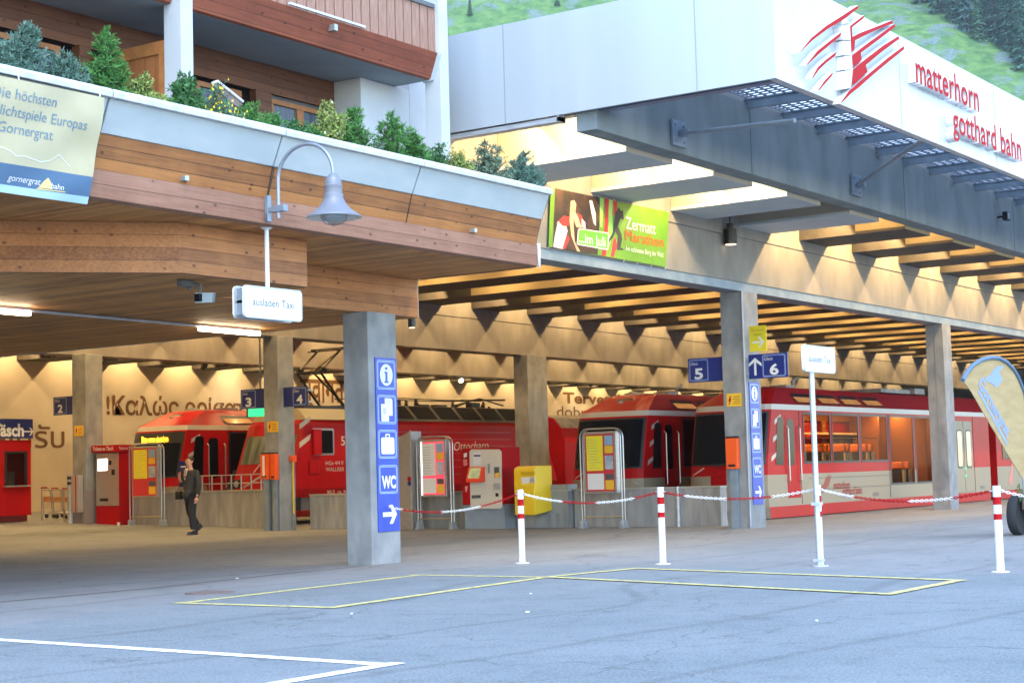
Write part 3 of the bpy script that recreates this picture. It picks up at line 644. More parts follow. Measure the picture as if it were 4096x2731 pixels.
b = MB(); b.box(18.43, 18.459, 18.98, 20.28, 8.30, 8.50); b.box(18.43, 18.459, 18.98, 19.10, 6.6, 8.30); b.build('partition_frame', WFRAME, pr)
MB().box(8, 25.3, 20.7, 34, 9.3, 14).build('upper_storey', WHITEW, ht)
# cleats on the boards
b = MB()
for p in (at(*q5(1440, 33), Y=17.36), at(*(1000+1745/1.96, 700+440/1.96), Y=17.36)): b.box(p.x-.05, p.x+.03, 17.28, 17.45, p.z-.03, p.z+.04)
for p in (at(*q2(625, 230), Y=18.7),): b.box(p.x-.05, p.x+.04, 18.55, 18.78, p.z-.05, p.z+.06)
b.build('cable_cleat', mat('zinc_cleat', (.4, .42, .42), .4, .6), ht)
# tilted glazed wind screen on the terrace
t = thing('wind_screen', at(*q1(1750, 800), Y=18.4), 'small tilted wind screen with white edge among the terrace plants', 'screen')
P = [at(*q1(*q), Y=18.4) for q in ((1660, 655), (1700, 640), (1900, 800), (1880, 850), (1800, 800))]
b = MB(); b.prism(P, (0, .03, 0)); b.build('screen_panel', mat('pinkish_panel', (.16, .10, .10), .3), t, recalc=True)
b = MB(); b.tube([P[0]+Vector((0, -.01, 0)), P[1]+Vector((0, -.01, 0)), P[2]+Vector((0, -.01, 0))], .025, 6); b.build('edge_profile', WHITE, t)
# ------------------------------------------------------------------ shrubs
def leafmat(nm, a, c, tl=.0): return mat(nm, a, .75, 0, c, 9, spec=.2, lo=.3, hi=.7)
LM = {'blue': leafmat('blue_green_needles', (.07, .15, .12), (.16, .28, .22)), 'pine': leafmat('fresh_pine_needles', (.04, .15, .035), (.12, .30, .08)), 'dark': leafmat('dark_green_leaves', (.03, .11, .035), (.08, .21, .07)),
      'yel': leafmat('yellow_green_leaves', (.12, .20, .05), (.34, .40, .12)), 'grey': leafmat('grey_green_leaves', (.09, .16, .11), (.20, .29, .19)), 'broom': leafmat('broom_stems', (.05, .15, .08), (.13, .26, .14))}
FLY = mat('yellow_petals', (.85, .62, .03), .6); FLW = mat('white_petals', (.8, .8, .75), .6)
STEMM = mat('shrub_wood', (.07, .05, .04), .9)
def shrub(u, v, w, h, kind, label, yy=17.42, flowers=None, leaders=6, seed=0, dens=1.0):
    rnd = random.Random(seed+int(u)); p = at(u, v, Y=yy); sc = (p-Vector((0, 0, CAM_H))).length/FPX
    p = Vector((p.x, yy, 6.66)); W_ = w*sc/2*1.5; H = h*sc*1.18+ (at(u, v, Y=yy).z-6.66)
    t = thing('shrub', p, label, 'shrub', 'shrubs in the terrace planter'); st = MB(); b = MB(); fl = MB()
    for i in range(leaders):
        a = 6.283*i/leaders+rnd.uniform(-.4, .4); lean = rnd.uniform(.15, .85) if i else .05
        top = p+Vector((math.cos(a)*W_*lean, math.sin(a)*min(W_, .42)*lean*.8, H*rnd.uniform(.55, 1.08)*(1-.36*lean)))
        mid = p.lerp(top, .5)+Vector((rnd.uniform(-.05, .05), rnd.uniform(-.05, .05), -.02)); st.tube([p, mid, top], [.014, .01, .004], 5)
        L = (top-p).length; nb = int(15*dens*max(1, L/.5))
        for j in range(nb):
            f = rnd.uniform(.12, 1) if kind != 'yel' else rnd.uniform(.3, 1)
            q = p.lerp(mid, f*2) if f < .5 else mid.lerp(top, f*2-1)
            a2 = rnd.uniform(0, 6.283); bl = (1.12-f)*min(W_, .5)*rnd.uniform(.35, .85)+.04
            tip = q+Vector((math.cos(a2)*bl, math.sin(a2)*bl, bl*rnd.uniform(.25, .9))); st.tube([q, tip], [.006, .003], 4, False)
            for c in range(int(3+bl*16)):
                e = q.lerp(tip, rnd.uniform(.2, 1.05))
                if kind in ('pine', 'blue'):
                    dv = (tip-q).normalized()
                    for _ in range(5):
                        dd = (dv*.5+Vector((rnd.gauss(0, 1), rnd.gauss(0, 1), rnd.gauss(0, 1)+.3))*.45).normalized()*rnd.uniform(.05, .10); b.blade(e, dd, .0085, Vector((rnd.gauss(0, 1), rnd.gauss(0, 1), rnd.gauss(0, 1))))
                else:
                    for _ in range(4):
                        dd = Vector((rnd.gauss(0, 1), rnd.gauss(0, 1), rnd.gauss(0, 1)+.25)).normalized()*rnd.uniform(.03, .065); b.blade(e+dd*.5, dd, .014 if kind != 'broom' else .006, Vector((rnd.gauss(0, 1), rnd.gauss(0, 1), rnd.gauss(0, 1))))
            if flowers and rnd.random() < (.5 if flowers == 'y' else .08):
                r = .016; c = tip+Vector((0, -.02, .01))
                for k in range(3): fl.blade(c+Vector((rnd.uniform(-r, r),)*3), Vector((rnd.uniform(-r, r), -r*.4, r*1.6)), r, Vector((rnd.uniform(-.4, .4), -1, .3)))
    b.build('foliage', LM[kind], t); st.build('stem', STEMM, t)
    if flowers: fl.build('flower', FLY if flowers == 'y' else FLW, t)
SH = [(70, 300, 260, 185, 'blue', 'big blue-green pine bush at the far left of the parapet', None, 9, 1.5), (265, 330, 160, 125, 'blue', 'low blue-green pine between the big pine and the tall one', None, 6, 1.2),
 (425, 358, 180, 200, 'pine', 'tall upright pine with two candle shoots by the wood partition', None, 7, 1.4), (565, 398, 130, 90, 'yel', 'round yellow-green bush left of the left pillar', None, 9, 1.5),
 (748, 432, 130, 118, 'dark', 'dark green ball-shaped bush right of the left pillar', None, 9, 1.3), (880, 490, 170, 125, 'broom', 'wispy broom with yellow flowers', 'y', 10, 1.0),
 (1010, 510, 110, 125, 'pine', 'fresh green pine shoots right of the yellow flowers', None, 6, 1.2), (1095, 525, 90, 90, 'pine', 'small pine under the wooden window', None, 5, 1.2), (1190, 552, 110, 60, 'dark', 'low creeping bush over the parapet joint', None, 7, 1.2),
 (1310, 580, 150, 140, 'yel', 'loose light green bush with white blossoms', 'w', 9, 1.2), (1425, 588, 120, 150, 'pine', 'leaning pine with long shoots by the white wall', None, 6, 1.3),
 (1570, 640, 110, 165, 'pine', 'brownish-tipped young spruce left of the right pillar', None, 6, 1.3), (1660, 655, 110, 170, 'pine', 'tall double-topped pine at the foot of the right pillar', None, 6, 1.3), (1752, 668, 100, 75, 'dark', 'low dark bush at the right edge of the right pillar', None, 7, 1.2),
 (1835, 700, 130, 85, 'yel', 'pale green bush with reddish base right of the pillar', None, 8, 1.0), (1945, 715, 130, 140, 'grey', 'thin grey-green bush in front of the lit ceiling', None, 9, .8), (2095, 745, 170, 145, 'blue', 'blue-green dwarf spruces at the right end of the parapet', None, 8, 1.4)]
SH += [(340, 350, 70, 45, 'dark', 'small dark plant between the low pine and the tall pine', None, 6, 1.2), (655, 415, 80, 40, 'pine', 'low green plant between the yellow-green bush and the ball-shaped bush', None, 6, 1.0), (1240, 565, 90, 50, 'pine', 'low pine twigs left of the white-blossomed bush', None, 6, 1.0), (1500, 615, 70, 40, 'grey', 'low grey-green plant by the white wall', None, 6, 1.0), (2010, 735, 90, 60, 'grey', 'wispy grey-green plant near the right end of the parapet', None, 7, .8)]
for k, (u, v, w, h, kd, lab, fl_, ld, dn) in enumerate(SH): shrub(u, v, w, h, kd, lab, 17.40, fl_, ld, k, dn)
# ------------------------------------------------------------------ hotel fittings
# banner at the left
def lerp(a, c, f): return Vector(a)*(1-f)+Vector(c)*f
bt = thing('banner', (13, 17, 5.4), 'cream advertising banner with grey blue lettering tied to the parapet at far left', 'banner')
TL, TR, BL, BR = Vector((9.6, 16.965, 6.72)), Vector((15.38, 16.985, 6.77)), Vector((9.6, 17.36, 5.34)), Vector((15.40, 17.36, 5.375))
bn = (TR-TL).cross(TL-BL).normalized(); bn = bn if bn.y < 0 else -bn
def bpos(f, g, off=0):
    w = (.012*math.sin(f*55+g*5)*(.3+g)+.022*math.exp(-((f-.93)/.05)**2)*math.sin(g*9)+.012*math.sin(f*23-g*11)+.03*math.exp(-((f-.80)/.04)**2-((g-.8)/.2)**2))
    return lerp(lerp(BL, BR, f), lerp(TL, TR, f), g)+bn*(.03+w+off)
def bgrid(g0, g1, mt, nm, off=0, f0=0, f1=1):
    b = MB(); nf, ng = 150, 12
    b.add([bpos(f0+(f1-f0)*i/nf, g0+(g1-g0)*j/ng, off) for i in range(nf+1) for j in range(ng+1)], [(i*(ng+1)+j, i*(ng+1)+j+1, (i+1)*(ng+1)+j+1, (i+1)*(ng+1)+j) for i in range(nf) for j in range(ng)])
    return b.build(nm, mt, bt, smooth=True)
bgrid(.26, 1, CREAMB, 'cloth'); bgrid(.07, .26, BANBLUE, 'blue_stripe'); bgrid(0, .07, BANSKY, 'pale_blue_stripe')
b = MB()
def btext(st, rx, ry, hpx, bold=.0, shear=0, mb=None):
    """right end of the base line at picture point (rx, ry) of the banner, lettering laid on the waves"""
    V, F = glyphs(st, bold, shear); x1 = max(v[0] for v in V); y1 = max(v[1] for v in V); P = at(*q1(rx, ry), Y=17.0)
    f1 = (P.x-TL.x)/(TR.x-TL.x); g1 = (P.z-5.36)/(6.75-5.36); kk = hpx/1.96*.00237*1.06/y1
    (mb or b).add([bpos(f1+(x-x1)*kk/5.8, g1+y*kk/1.42, .006) for x, y in V], F)
btext('Die höchsten', 440, 842, 101); btext('Freilichtspiele Europas', 702, 1020, 101); btext('am Gornergrat', 455, 1092, 101)
b.build('lettering', INKB, bt)
b = MB(); btext('gornergrat', 425, 1432, 50, .0, .2, b); btext('bahn', 595, 1470, 56, .01, 0, b); b.build('small_lettering', WHITE, bt)
b = MB(); xx = lambda x, y: ((at(*q1(x, y), Y=17.0).x-TL.x)/(TR.x-TL.x), (at(*q1(x, y), Y=17.0).z-5.36)/1.39)
b.add([bpos(*xx(*p), .006) for p in ((410, 1450), (450, 1400), (478, 1375), (500, 1410), (515, 1462))], [(0, 1, 2, 3, 4)]); b.add([bpos(*xx(*p), .0055) for p in ((400, 1452), (610, 1480), (612, 1488), (400, 1462))], [(0, 1, 2, 3)])
b.build('mountain_logo', mat('pale_gold', (.65, .52, .22), .6), bt)
b = MB(); ln = [(0, 1130), (90, 1140), (150, 1165), (200, 1205), (260, 1205), (330, 1230), (400, 1255), (470, 1245), (530, 1200), (570, 1240), (620, 1290)]
for p, q in zip(ln[:-1], ln[1:]): b.add([bpos(*xx(p[0], p[1]-4), .005), bpos(*xx(q[0], q[1]-4), .005), bpos(*xx(q[0], q[1]+4), .005), bpos(*xx(p[0], p[1]+4), .005)], [(0, 1, 2, 3)])
b.build('ridge_line', WHITE, bt)
b = MB()
for f in (.25, .5, .75, .985): q = bpos(f, 1); b.tube([q, q+Vector((0, .02, .09))], .008, 5)
b.build('tie', WHITE, bt)
# wall lamp on the fascia
lx, ly = 18.96, 16.04
lt = thing('wall_lamp', (lx, 17.37, 5.7), 'lilac grey bell-shaped lamp on a curved arm fixed to the wooden fascia', 'lamp')
b = MB(); b.box(lx-.045, lx+.045, 17.31, 17.37, 5.52, 5.92); b.box(lx-.03, lx+.03, 17.0, 17.31, 5.66, 5.73); b.box(lx-.05, lx+.05, 16.98, 17.2, 5.645, 5.745); b.build('bracket', STEELB, lt, bevel=.006)
P = [(lx, 17.13, 5.55), (lx, 17.13, 6.12)]+[(lx, 16.585+.545*math.cos(a), 6.12+.49*math.sin(a)) for a in [math.pi*i/18 for i in range(1, 18)]]+[(lx, 16.04, 6.1)]
MB().tube(P, .028, 12).build('arm', GALV, lt, smooth=50)
b = MB(); b.lathe([(0, 6.12), (.05, 6.10), (.105, 6.03), (.125, 5.98), (.125, 5.93), (.135, 5.92), (.135, 5.9), (.13, 5.89), (.13, 5.80), (.145, 5.79), (.15, 5.76), (.145, 5.73), (.16, 5.70), (.19, 5.64), (.26, 5.56), (.36, 5.49), (.40, 5.46), (.41, 5.44)], (lx, ly, 0), 40); b.build('shade', LAMPP, lt, smooth=40)
b = MB(); b.lathe([(.405, 5.438), (.30, 5.48), (.2, 5.55), (.15, 5.64), (0, 5.66)], (lx, ly, 0), 40); b.build('shade_lining', OFFW, lt, smooth=True)
b = MB(); b.lathe([(.19, 5.53), (.20, 5.46), (.185, 5.40), (.13, 5.35), (.06, 5.33), (0, 5.325)], (lx, ly, 0), 28); b.build('globe', LGLASS, lt, smooth=True)
MB().tube([(lx-.06, 17.33, 5.53), (lx-.03, 17.345, 5.7), (lx-.0, 17.32, 5.95), (lx+.05, 17.24, 6.35)], .008, 6).build('cable', BLACK, lt)
def rrect(cx, cz, w, h, r, n=5):
    P = []
    for (sx, sz, a0) in ((1, 1, 0), (-1, 1, 90), (-1, -1, 180), (1, -1, 270)):
        for i in range(n+1):
            a = rad(a0+90*i/n); P.append((cx+sx*(w/2-r)+r*math.cos(a), cz+sz*(h/2-r)+r*math.sin(a)))
    return P
def taxi_sign(name, cx, y, z0, z1_, w, label, pole):
    t = thing(name, (cx, y, z0 if pole is None else 0), label, 'sign', 'unloading and taxi signs'); zc = (z0+z1_)/2; h = z1_-z0
    for k, yy in enumerate((y-.12, y+.08)) if pole is None else enumerate((y-.06,)):
        P = rrect(cx, zc, w, h, .07)
        MB().prism([(px, yy, pz) for px, pz in P], (0, .04, 0)).build('plate', SIGNW, t, recalc=True, bevel=.004)
        b = MB(); n = len(P); Q = rrect(cx, zc, w-.05, h-.05, .05)
        b.add([(px, yy-.006, pz) for px, pz in P]+[(px, yy-.006, pz) for px, pz in Q], [(i, (i+1) % n, n+(i+1) % n, n+i) for i in range(n)]); b.build('rim', STEEL, t)
    yf = (y-.12 if pole is None else y-.06)-.004
    b = MB(); b.text('ausladen Taxi', (cx-w*.36, yf, zc-.05), (cx+w*.36, yf, zc-.05), UP, h*.23, .0); b.build('lettering', mat('grey_lettering', (.10, .11, .12), .6), t)
    if pole is None:
        b = MB(); b.tube([(cx-.0, y, z1_+.0), (cx, y, 5.48)], .035, 10); b.lathe([(.035, 5.44), (.09, 5.47), (.09, 5.484), (0, 5.484)], (cx, y, 0), 14); b.build('hanger', SIGNW, t, smooth=50)
        b = MB(); b.box(cx-w/2+.04, cx+w/2-.04, y-.07, y+.07, zc-.02, zc+.02); b.box(cx-w/2+.04, cx-w/2+.08, y-.07, y+.07, zc-.2, zc+.2); b.build('spacer', STEELB, t)
    return t
taxi_sign('hanging_sign', 19.18, 17.58, 4.05, 4.54, 1.30, 'white double unloading and taxi sign hanging from the wooden canopy', None)
tp = taxi_sign('pole_sign', 25.38, 11.34, 3.10, 3.53, 1.22, 'white unloading and taxi sign on a slim post behind the chain', 1)
b = MB(); b.tube([(25.17, 11.34, 0), (25.17, 11.34, 3.4)], .045, 12); b.lathe([(.12, 0), (.12, .02), (.05, .03)], (25.17, 11.34, 0), 16); b.build('post', STEEL, tp, smooth=50)
b = MB(); b.box(25.1, 25.24, 11.27, 11.41, .97, 1.02); b.box(25.1, 25.24, 11.27, 11.41, .08, .12); b.build('clamp', STEEL, tp)
# strip lights below the canopy
ta = at(*q5(225, 1070), Z=4.66); tb_ = at(*q5(1570, 1190), Z=4.66); tc = at(*(1000+205/1.96, 700+1215/1.96), Z=4.66)
def strip(pa, pb, lab):
    t = thing('strip_light', (pa+pb)/2, lab, 'lamp', 'strip lights under the canopy'); dd = (pb-pa).normalized(); s_ = Vector((-dd.y, dd.x, 0))
    b = MB(); b.prism([pa-s_*.06, pa-s_*.05-UP*.075, pa+s_*.05-UP*.075, pa+s_*.06], pb-pa); b.build('diffuser', FLUO, t, recalc=True)
    b = MB(); b.prism([pa-s_*.065+UP*.003, pa+s_*.065+UP*.003, pa+s_*.065+UP*.05, pa-s_*.065+UP*.05], pb-pa); b.build('housing', WHITE, t, recalc=True)
da = (tb_-ta).normalized()
strip(ta-da*1.6, ta, 'lit strip light under the canopy at the left picture edge'); strip(tb_, tb_+da*(tc-tb_).length, 'lit strip light under the canopy behind the hanging sign')
b = MB(); b.tube([ta+UP*.02, tb_+UP*.02], .03, 8); tag(b.build('cable_duct', STEEL), 'grey cable duct joining the two strip lights under the canopy', 'duct')
# security floodlight under the soffit
p = at(*q5(1590, 960), Z=4.45)
t = thing('surveillance_camera', p, 'grey surveillance camera on a bent bracket under the wooden soffit', 'camera')
dd = Vector((math.sin(YAW), -math.cos(YAW), 0)); ff = Vector((-math.cos(YAW), -math.sin(YAW), -.2))
b = MB(); a0 = p-dd*.12; b.prism([a0+UP*.08, a0-UP*.08, a0-UP*.08+dd*.26, a0+UP*.07+dd*.28], Vector((math.cos(YAW), math.sin(YAW), .1))*.22); b.build('housing', mat('camera_grey', (.28, .34, .36), .5), t, recalc=True)
b = MB(); b.box(a0.x-.005, a0.x+.1, a0.y-.09, a0.y+.01, a0.z-.06, a0.z+.06); b.build('lens', DGLASS, t)
b = MB(); b.tube([p-dd*.05+UP*.08, p-dd*.03+UP*.20, p-dd*.12+UP*.22, p-dd*.2+UP*.13, p-dd*.27+UP*.22, p-dd*.27+UP*.27], .028, 8); b.box(p.x-.35, p.x-.1, p.y+.1, p.y+.2, 4.62, 4.715); b.build('bracket', DGREY, t)
# ceiling spotlights
def spot(p, l, r, dirv, lab, lit=False):
    p = Vector(p); t = thing('spotlight', p, lab, 'lamp', 'black spotlights of the hall'); dv = Vector(dirv).normalized()
    MB().tube([p, p+dv*l*.25, p+dv*l*.27, p+dv*l], [r*.55, r*.55, r, r], 14).build('housing', BLACK, t)
    MB().tube([p+dv*(l+.002), p+dv*(l+.012)], r*.85, 14).build('lens', BULB if lit else mat('dim_lens', (.5, .4, .25), .3, emit=(1, .7, .35), estr=.6), t)
    MB().tube([p, p+UP*.18], .02, 6).build('stem', BLACK, t)
    return t
spot((39.66, 20.0, 8.0), .55, .17, (0, 0, -1), 'black cylinder spotlight hanging above the front beam right of the green banner')
spot(at(*(1000+1268/1.96, 700+1140/1.96), Y=20.6)+UP*.12, .26, .075, (0, 0, -1), 'black spotlight under the lintel right of the near column')
for q, dv, l, lab in ((z1(440, 62), (.3, 1, -.5), .35, 'black wall spotlight at the left end of the rear beam'), (z2(645, 110), (.5, 1, -.9), .6, 'black wall spotlight above the Greek welcome word'), (z51(235, 272), (.2, 1, -.6), .35, 'black wall spotlight behind the column, left of its neighbour'), (z51(348, 278), (.2, 1, -.6), .4, 'black wall spotlight over the Finnish welcome word')):
    spot(at(*q, Y=48.2)+UP*.25, l, .13, dv, lab)
p = at(*z3(930, 215), Y=48.2); spot(p+Vector((.2, .1, .25)), .45, .13, (-.5, -.6, -.5), 'shining spotlight over the locomotive roof', True)
def wall_spot(pt, en, sz, off=(0, -3.2, 1.4)):
    L_ = bpy.data.lights.new('wall_spot', 'SPOT'); L_.energy = en; L_.spot_size = rad(sz); L_.spot_blend = .9; L_.color = (1, .82, .55); L_.shadow_soft_size = .12
    o = bpy.data.objects.new('wall_spot', L_); C.objects.link(o); pt = Vector(pt); o.location = pt+Vector(off); o.rotation_euler = (o.location-pt).to_track_quat('Z', 'Y').to_euler()
wall_spot(at(*z2(790, 380), Y=YW), 60, 62); wall_spot(at(*z2(1440, 370), Y=YW), 45, 60); wall_spot(at(*z51(215, 480), Y=YW), 40, 60)
# ================================================================== SIGNS ON COLUMNS AND BEAM
# green marathon banner on the front beam
yb = YA-.05
gb = thing('marathon_banner', (34, yb, 6.6), 'green and dark photo banner advertising a marathon, fixed to the front beam', 'banner')
def bp7(x, y, o=0): return at(*q7(x, y), Y=yb-o)
def flat7(b, pts, o): b.add([bp7(x, y, o) for x, y in pts], [tuple(range(len(pts)))])
MB().prism([bp7(*p) for p in ((398, 98), (1325, 292), (1300, 722), (382, 562))], (0, .012, 0)).build('cloth', GREENB, gb, recalc=True)
b = MB(); flat7(b, [(432, 105), (785, 178), (778, 400), (765, 625), (412, 568)], .003); b.build('photo_panel', mat('banner_photo_dark', (.02, .012, .01), .6, 0, (.10, .045, .022), 2.2, lo=.45, hi=.7), gb)
RSH = mat('banner_red', (.60, .03, .03), .6)
b = MB()
for P in (((820, 183), (855, 190), (850, 320), (845, 450), (815, 440), (825, 300)), ((885, 200), (920, 208), (915, 300), (890, 320), (890, 260)), ((800, 585), (838, 590), (830, 635), (797, 630)), ((885, 520), (905, 480), (920, 560), (905, 600), (893, 645), (868, 640))): flat7(b, P, .005); b.build('red_stripe', RSH, gb); b = MB()
for P in (((440, 380), (500, 320), (545, 330), (540, 400), (490, 395)), ((600, 300), (645, 320), (640, 400), (610, 390)), ((500, 500), (530, 470), (545, 500), (510, 580), (490, 582))): flat7(b, P, .0052); b.build('red_garment', RSH, gb); b = MB()
b = MB()
for P in (((455, 360), (490, 400), (520, 400), (530, 440), (490, 580), (418, 565), (430, 480)), ((640, 340), (668, 370), (672, 420), (640, 410)), ((700, 200), (722, 200), (750, 300), (752, 400), (735, 380), (715, 290))): flat7(b, P, .006); b.build('pale_garment', mat('banner_pale', (.55, .52, .52), .6, 0, (.68, .66, .65), 4), gb); b = MB()
b = MB()
for P in (((555, 205), (582, 198), (598, 230), (590, 290), (612, 330), (640, 415), (600, 410), (575, 340), (585, 520), (630, 600), (605, 600), (560, 480), (545, 360), (550, 280)),): flat7(b, P, .007)
b.build('figure', mat('banner_skin', (.62, .34, .20), .6, 0, (.72, .45, .28), 5), gb)
b = MB(); flat7(b, [(782, 178), (815, 184), (812, 250), (800, 420), (785, 400)], .004); flat7(b, [(850, 190), (885, 198), (880, 300), (888, 450), (855, 560), (840, 600), (852, 400)], .004); b.build('light_stripe', mat('banner_light_green', (.35, .68, .12), .5), gb)
b = MB()
for P in (((905, 290), (930, 270), (965, 290), (972, 350), (945, 345), (925, 400), (955, 470), (935, 590), (915, 585), (925, 480), (905, 440), (885, 490), (852, 530), (850, 515), (885, 450), (893, 380)), ((922, 262), (935, 255), (942, 275), (930, 288), (920, 278)), ((948, 290), (958, 275), (968, 290), (958, 300)), ((950, 470), (958, 500), (945, 570), (968, 580), (965, 590), (938, 585))): flat7(b, P, .008)
b.build('runner_silhouette', INK, gb)
b = MB(); flat7(b, [(612, 428), (628, 418), (845, 452), (856, 466), (850, 580), (838, 588), (612, 548), (602, 536)], .010); b.build('date_rim', PAPW, gb)
b = MB(); flat7(b, [(620, 432), (632, 426), (840, 460), (848, 470), (843, 572), (833, 578), (618, 540), (611, 530)], .012); b.build('date_field', mat('date_green', (.12, .42, .03), .5), gb)
def t7(b, st, l, r, h, bold=.01, o=.015, shear=0):
    P = bp7(*l, o); Q = bp7(*r, o); H = bp7(l[0], l[1]-h, o).z-P.z; Q.z = P.z if abs(P.z-Q.z) < .12 else Q.z
    b.text(st, P, Q, UP, H, bold, shear)
b = MB(); t7(b, '...im Juli', (622, 526), (828, 556), 78); t7(b, 'Zermatt', (990, 420), (1222, 465), 92, .0); t7(b, 'Am schönsten Berg der Welt', (985, 592), (1282, 640), 40, .0); b.build('white_lettering', WHITE, gb)
b = MB(); t7(b, 'Marathon', (985, 512), (1285, 570), 84, .0); b.build('red_lettering', mat('marathon_red', (.70, .08, .01), .5), gb)
b = MB()
for x, y in ((400, 95), (560, 132), (750, 172), (900, 203), (1100, 246), (1320, 290), (1298, 722), (1190, 703), (1080, 684), (975, 665), (385, 560)): q = bp7(x, y); b.tube([q, q+Vector((0, .03, .05 if y < 400 else -.05))], .012, 5)
b.build('tie', WHITE, gb)
# pictogram strips on the two columns (they face -Y)
def arrow(cx, cz, s, right=True):
    P = [(-.5, -.1), (.16, -.1), (-.04, -.42), (.2, -.42), (.5, 0), (.2, .42), (-.04, .42), (.16, .1), (-.5, .1)]
    return [(cx+x*s, cz+z*s) for x, z in P]
def strip_sign(xl, xr, z0, z1_, yf, edges, label, ni):
    t = thing('pictogram_sign', ((xl+xr)/2, yf, z0), label, 'sign', 'blue pictogram strips'); w = xr-xl; cx = (xl+xr)/2
    MB().box(xl, xr, yf-.022, yf, z0, z1_).build('panel', BLUE, t, bevel=.004)
    y1 = yf-.0235; y2 = yf-.026; fr = MB(); wh = MB(); bl = MB(); flush = lambda: (wh.build('pictogram', SIGNW, t), wh.__init__())
    def pl(mb, P, y): mb.add([(x, y, z) for x, z in P], [tuple(range(len(P)))])
    for (za, zb_) in edges:
        for k in (.0, .025):
            P = rrect(cx, (za+zb_)/2, w*.86-k*2, zb_-za-.06-k*2, .05); Q = rrect(cx, (za+zb_)/2, w*.86-k*2-.022, zb_-za-.06-k*2-.022, .04); n = len(P)
            fr.add([(x, y1, z) for x, z in P+Q], [(i, (i+1) % n, n+(i+1) % n, n+i) for i in range(n)])
    fr.build('panel_frame', mat('sign_pale_blue', (.40, .55, .85), .4), t)
    zc = [(a+c)/2 for a, c in edges]; hh = edges[0][1]-edges[0][0]
    pl(wh, [(cx+w*.30*math.cos(a), zc[0]+hh*.34*math.sin(a)) for a in [i*math.pi/16 for i in range(32)]], y2)
    flush()
    e = lambda *P: pl(bl, [(cx+x*w, zc[0]+z*hh) for x, z in P], y2-.002)
    e((-.09, .10), (.05, .10), (.05, -.20), (.10, -.20), (.10, -.25), (-.10, -.25), (-.10, -.20), (-.05, -.20), (-.05, .05), (-.09, .05)); e(*[(.0+.06*math.cos(a), .20+.045*math.sin(a)) for a in [i*math.pi/6 for i in range(12)]])
    for (ox, oz) in ((.08, .08), (-.1, -.10)): pl(wh, [(cx+(ox+x)*w, zc[1]+(oz+z)*hh) for x, z in ((-.18, -.27), (.18, -.27), (.18, .24), (.10, .27), (-.18, .27))], y2-.0012*(ox < 0))
    flush()
    for k in range(3): pl(bl, [(cx+x*w, zc[1]+(z-.02*k*3)*hh) for x, z in ((-.2, .0), (-.04, .0), (-.04, .015), (-.2, .015))], y2-.003)
    pl(bl, [(cx+x*w, zc[1]+z*hh) for x, z in ((.09, .1), (.095, .1), (.14, .3), (.135, .3))], y2-.003)
    P = rrect(cx, zc[2]-.05*hh, w*.62, hh*.52, .04); pl(wh, P, y2); P = rrect(cx, zc[2]+.26*hh, w*.22, hh*.12, .02); pl(wh, P, y2); pl(bl, rrect(cx, zc[2]+.25*hh, w*.12, hh*.06, .01), y2-.002)
    flush()
    b = MB(); b.text('WC', (cx-w*.32, y2, zc[3]-hh*.26), (cx+w*.34, y2, zc[3]-hh*.26), UP, hh*.38, .045); wh.v += []; o = len(wh.v); wh.v += b.v; wh.f += [tuple(i+o for i in f) for f in b.f]; wh.mi += b.mi
    flush()
    P = arrow(cx+.03*w, (z0+edges[3][0])/2-.02, w*.66); pl(wh, [P[i] for i in (0, 1, 7, 8)], y2); pl(wh, [P[i] for i in (1, 2, 3, 4)], y2-.0008); pl(wh, [P[i] for i in (4, 5, 6, 7)], y2-.0004); pl(wh, [P[1], P[4], P[7]], y2)
    wh.build('arrow', SIGNW, t); bl.build('pictogram_detail', BLUE, t)
def zz(u, v, y): return at(u, v, Y=y).z
yf = 19.98
E1 = [(zz(*z3(425, b_), yf), zz(*z3(425, a_), yf)) for a_, b_ in ((62, 285), (303, 525), (545, 765), (790, 1010))]
strip_sign(at(*z3(352, 700), Y=yf).x+.02, at(*z3(505, 700), Y=yf).x, zz(*z3(445, 1262), yf), zz(*z3(425, 55), yf), yf, E1, 'tall blue strip with info, ticket, luggage and WC pictograms on the near column', 0)
yf = 20.23
E2 = [(zz(*z62(630, b_), yf), zz(*z62(630, a_), yf)) for a_, b_ in ((258, 425), (450, 618), (640, 812), (832, 1005))]
strip_sign(at(*z62(575, 255), Y=yf).x, at(*z62(652, 258), Y=yf).x, zz(*z62(650, 1208), yf), zz(*z62(610, 252), yf), yf, E2, 'tall blue strip with info, ticket, luggage and WC pictograms on the column by platform 6', 1)
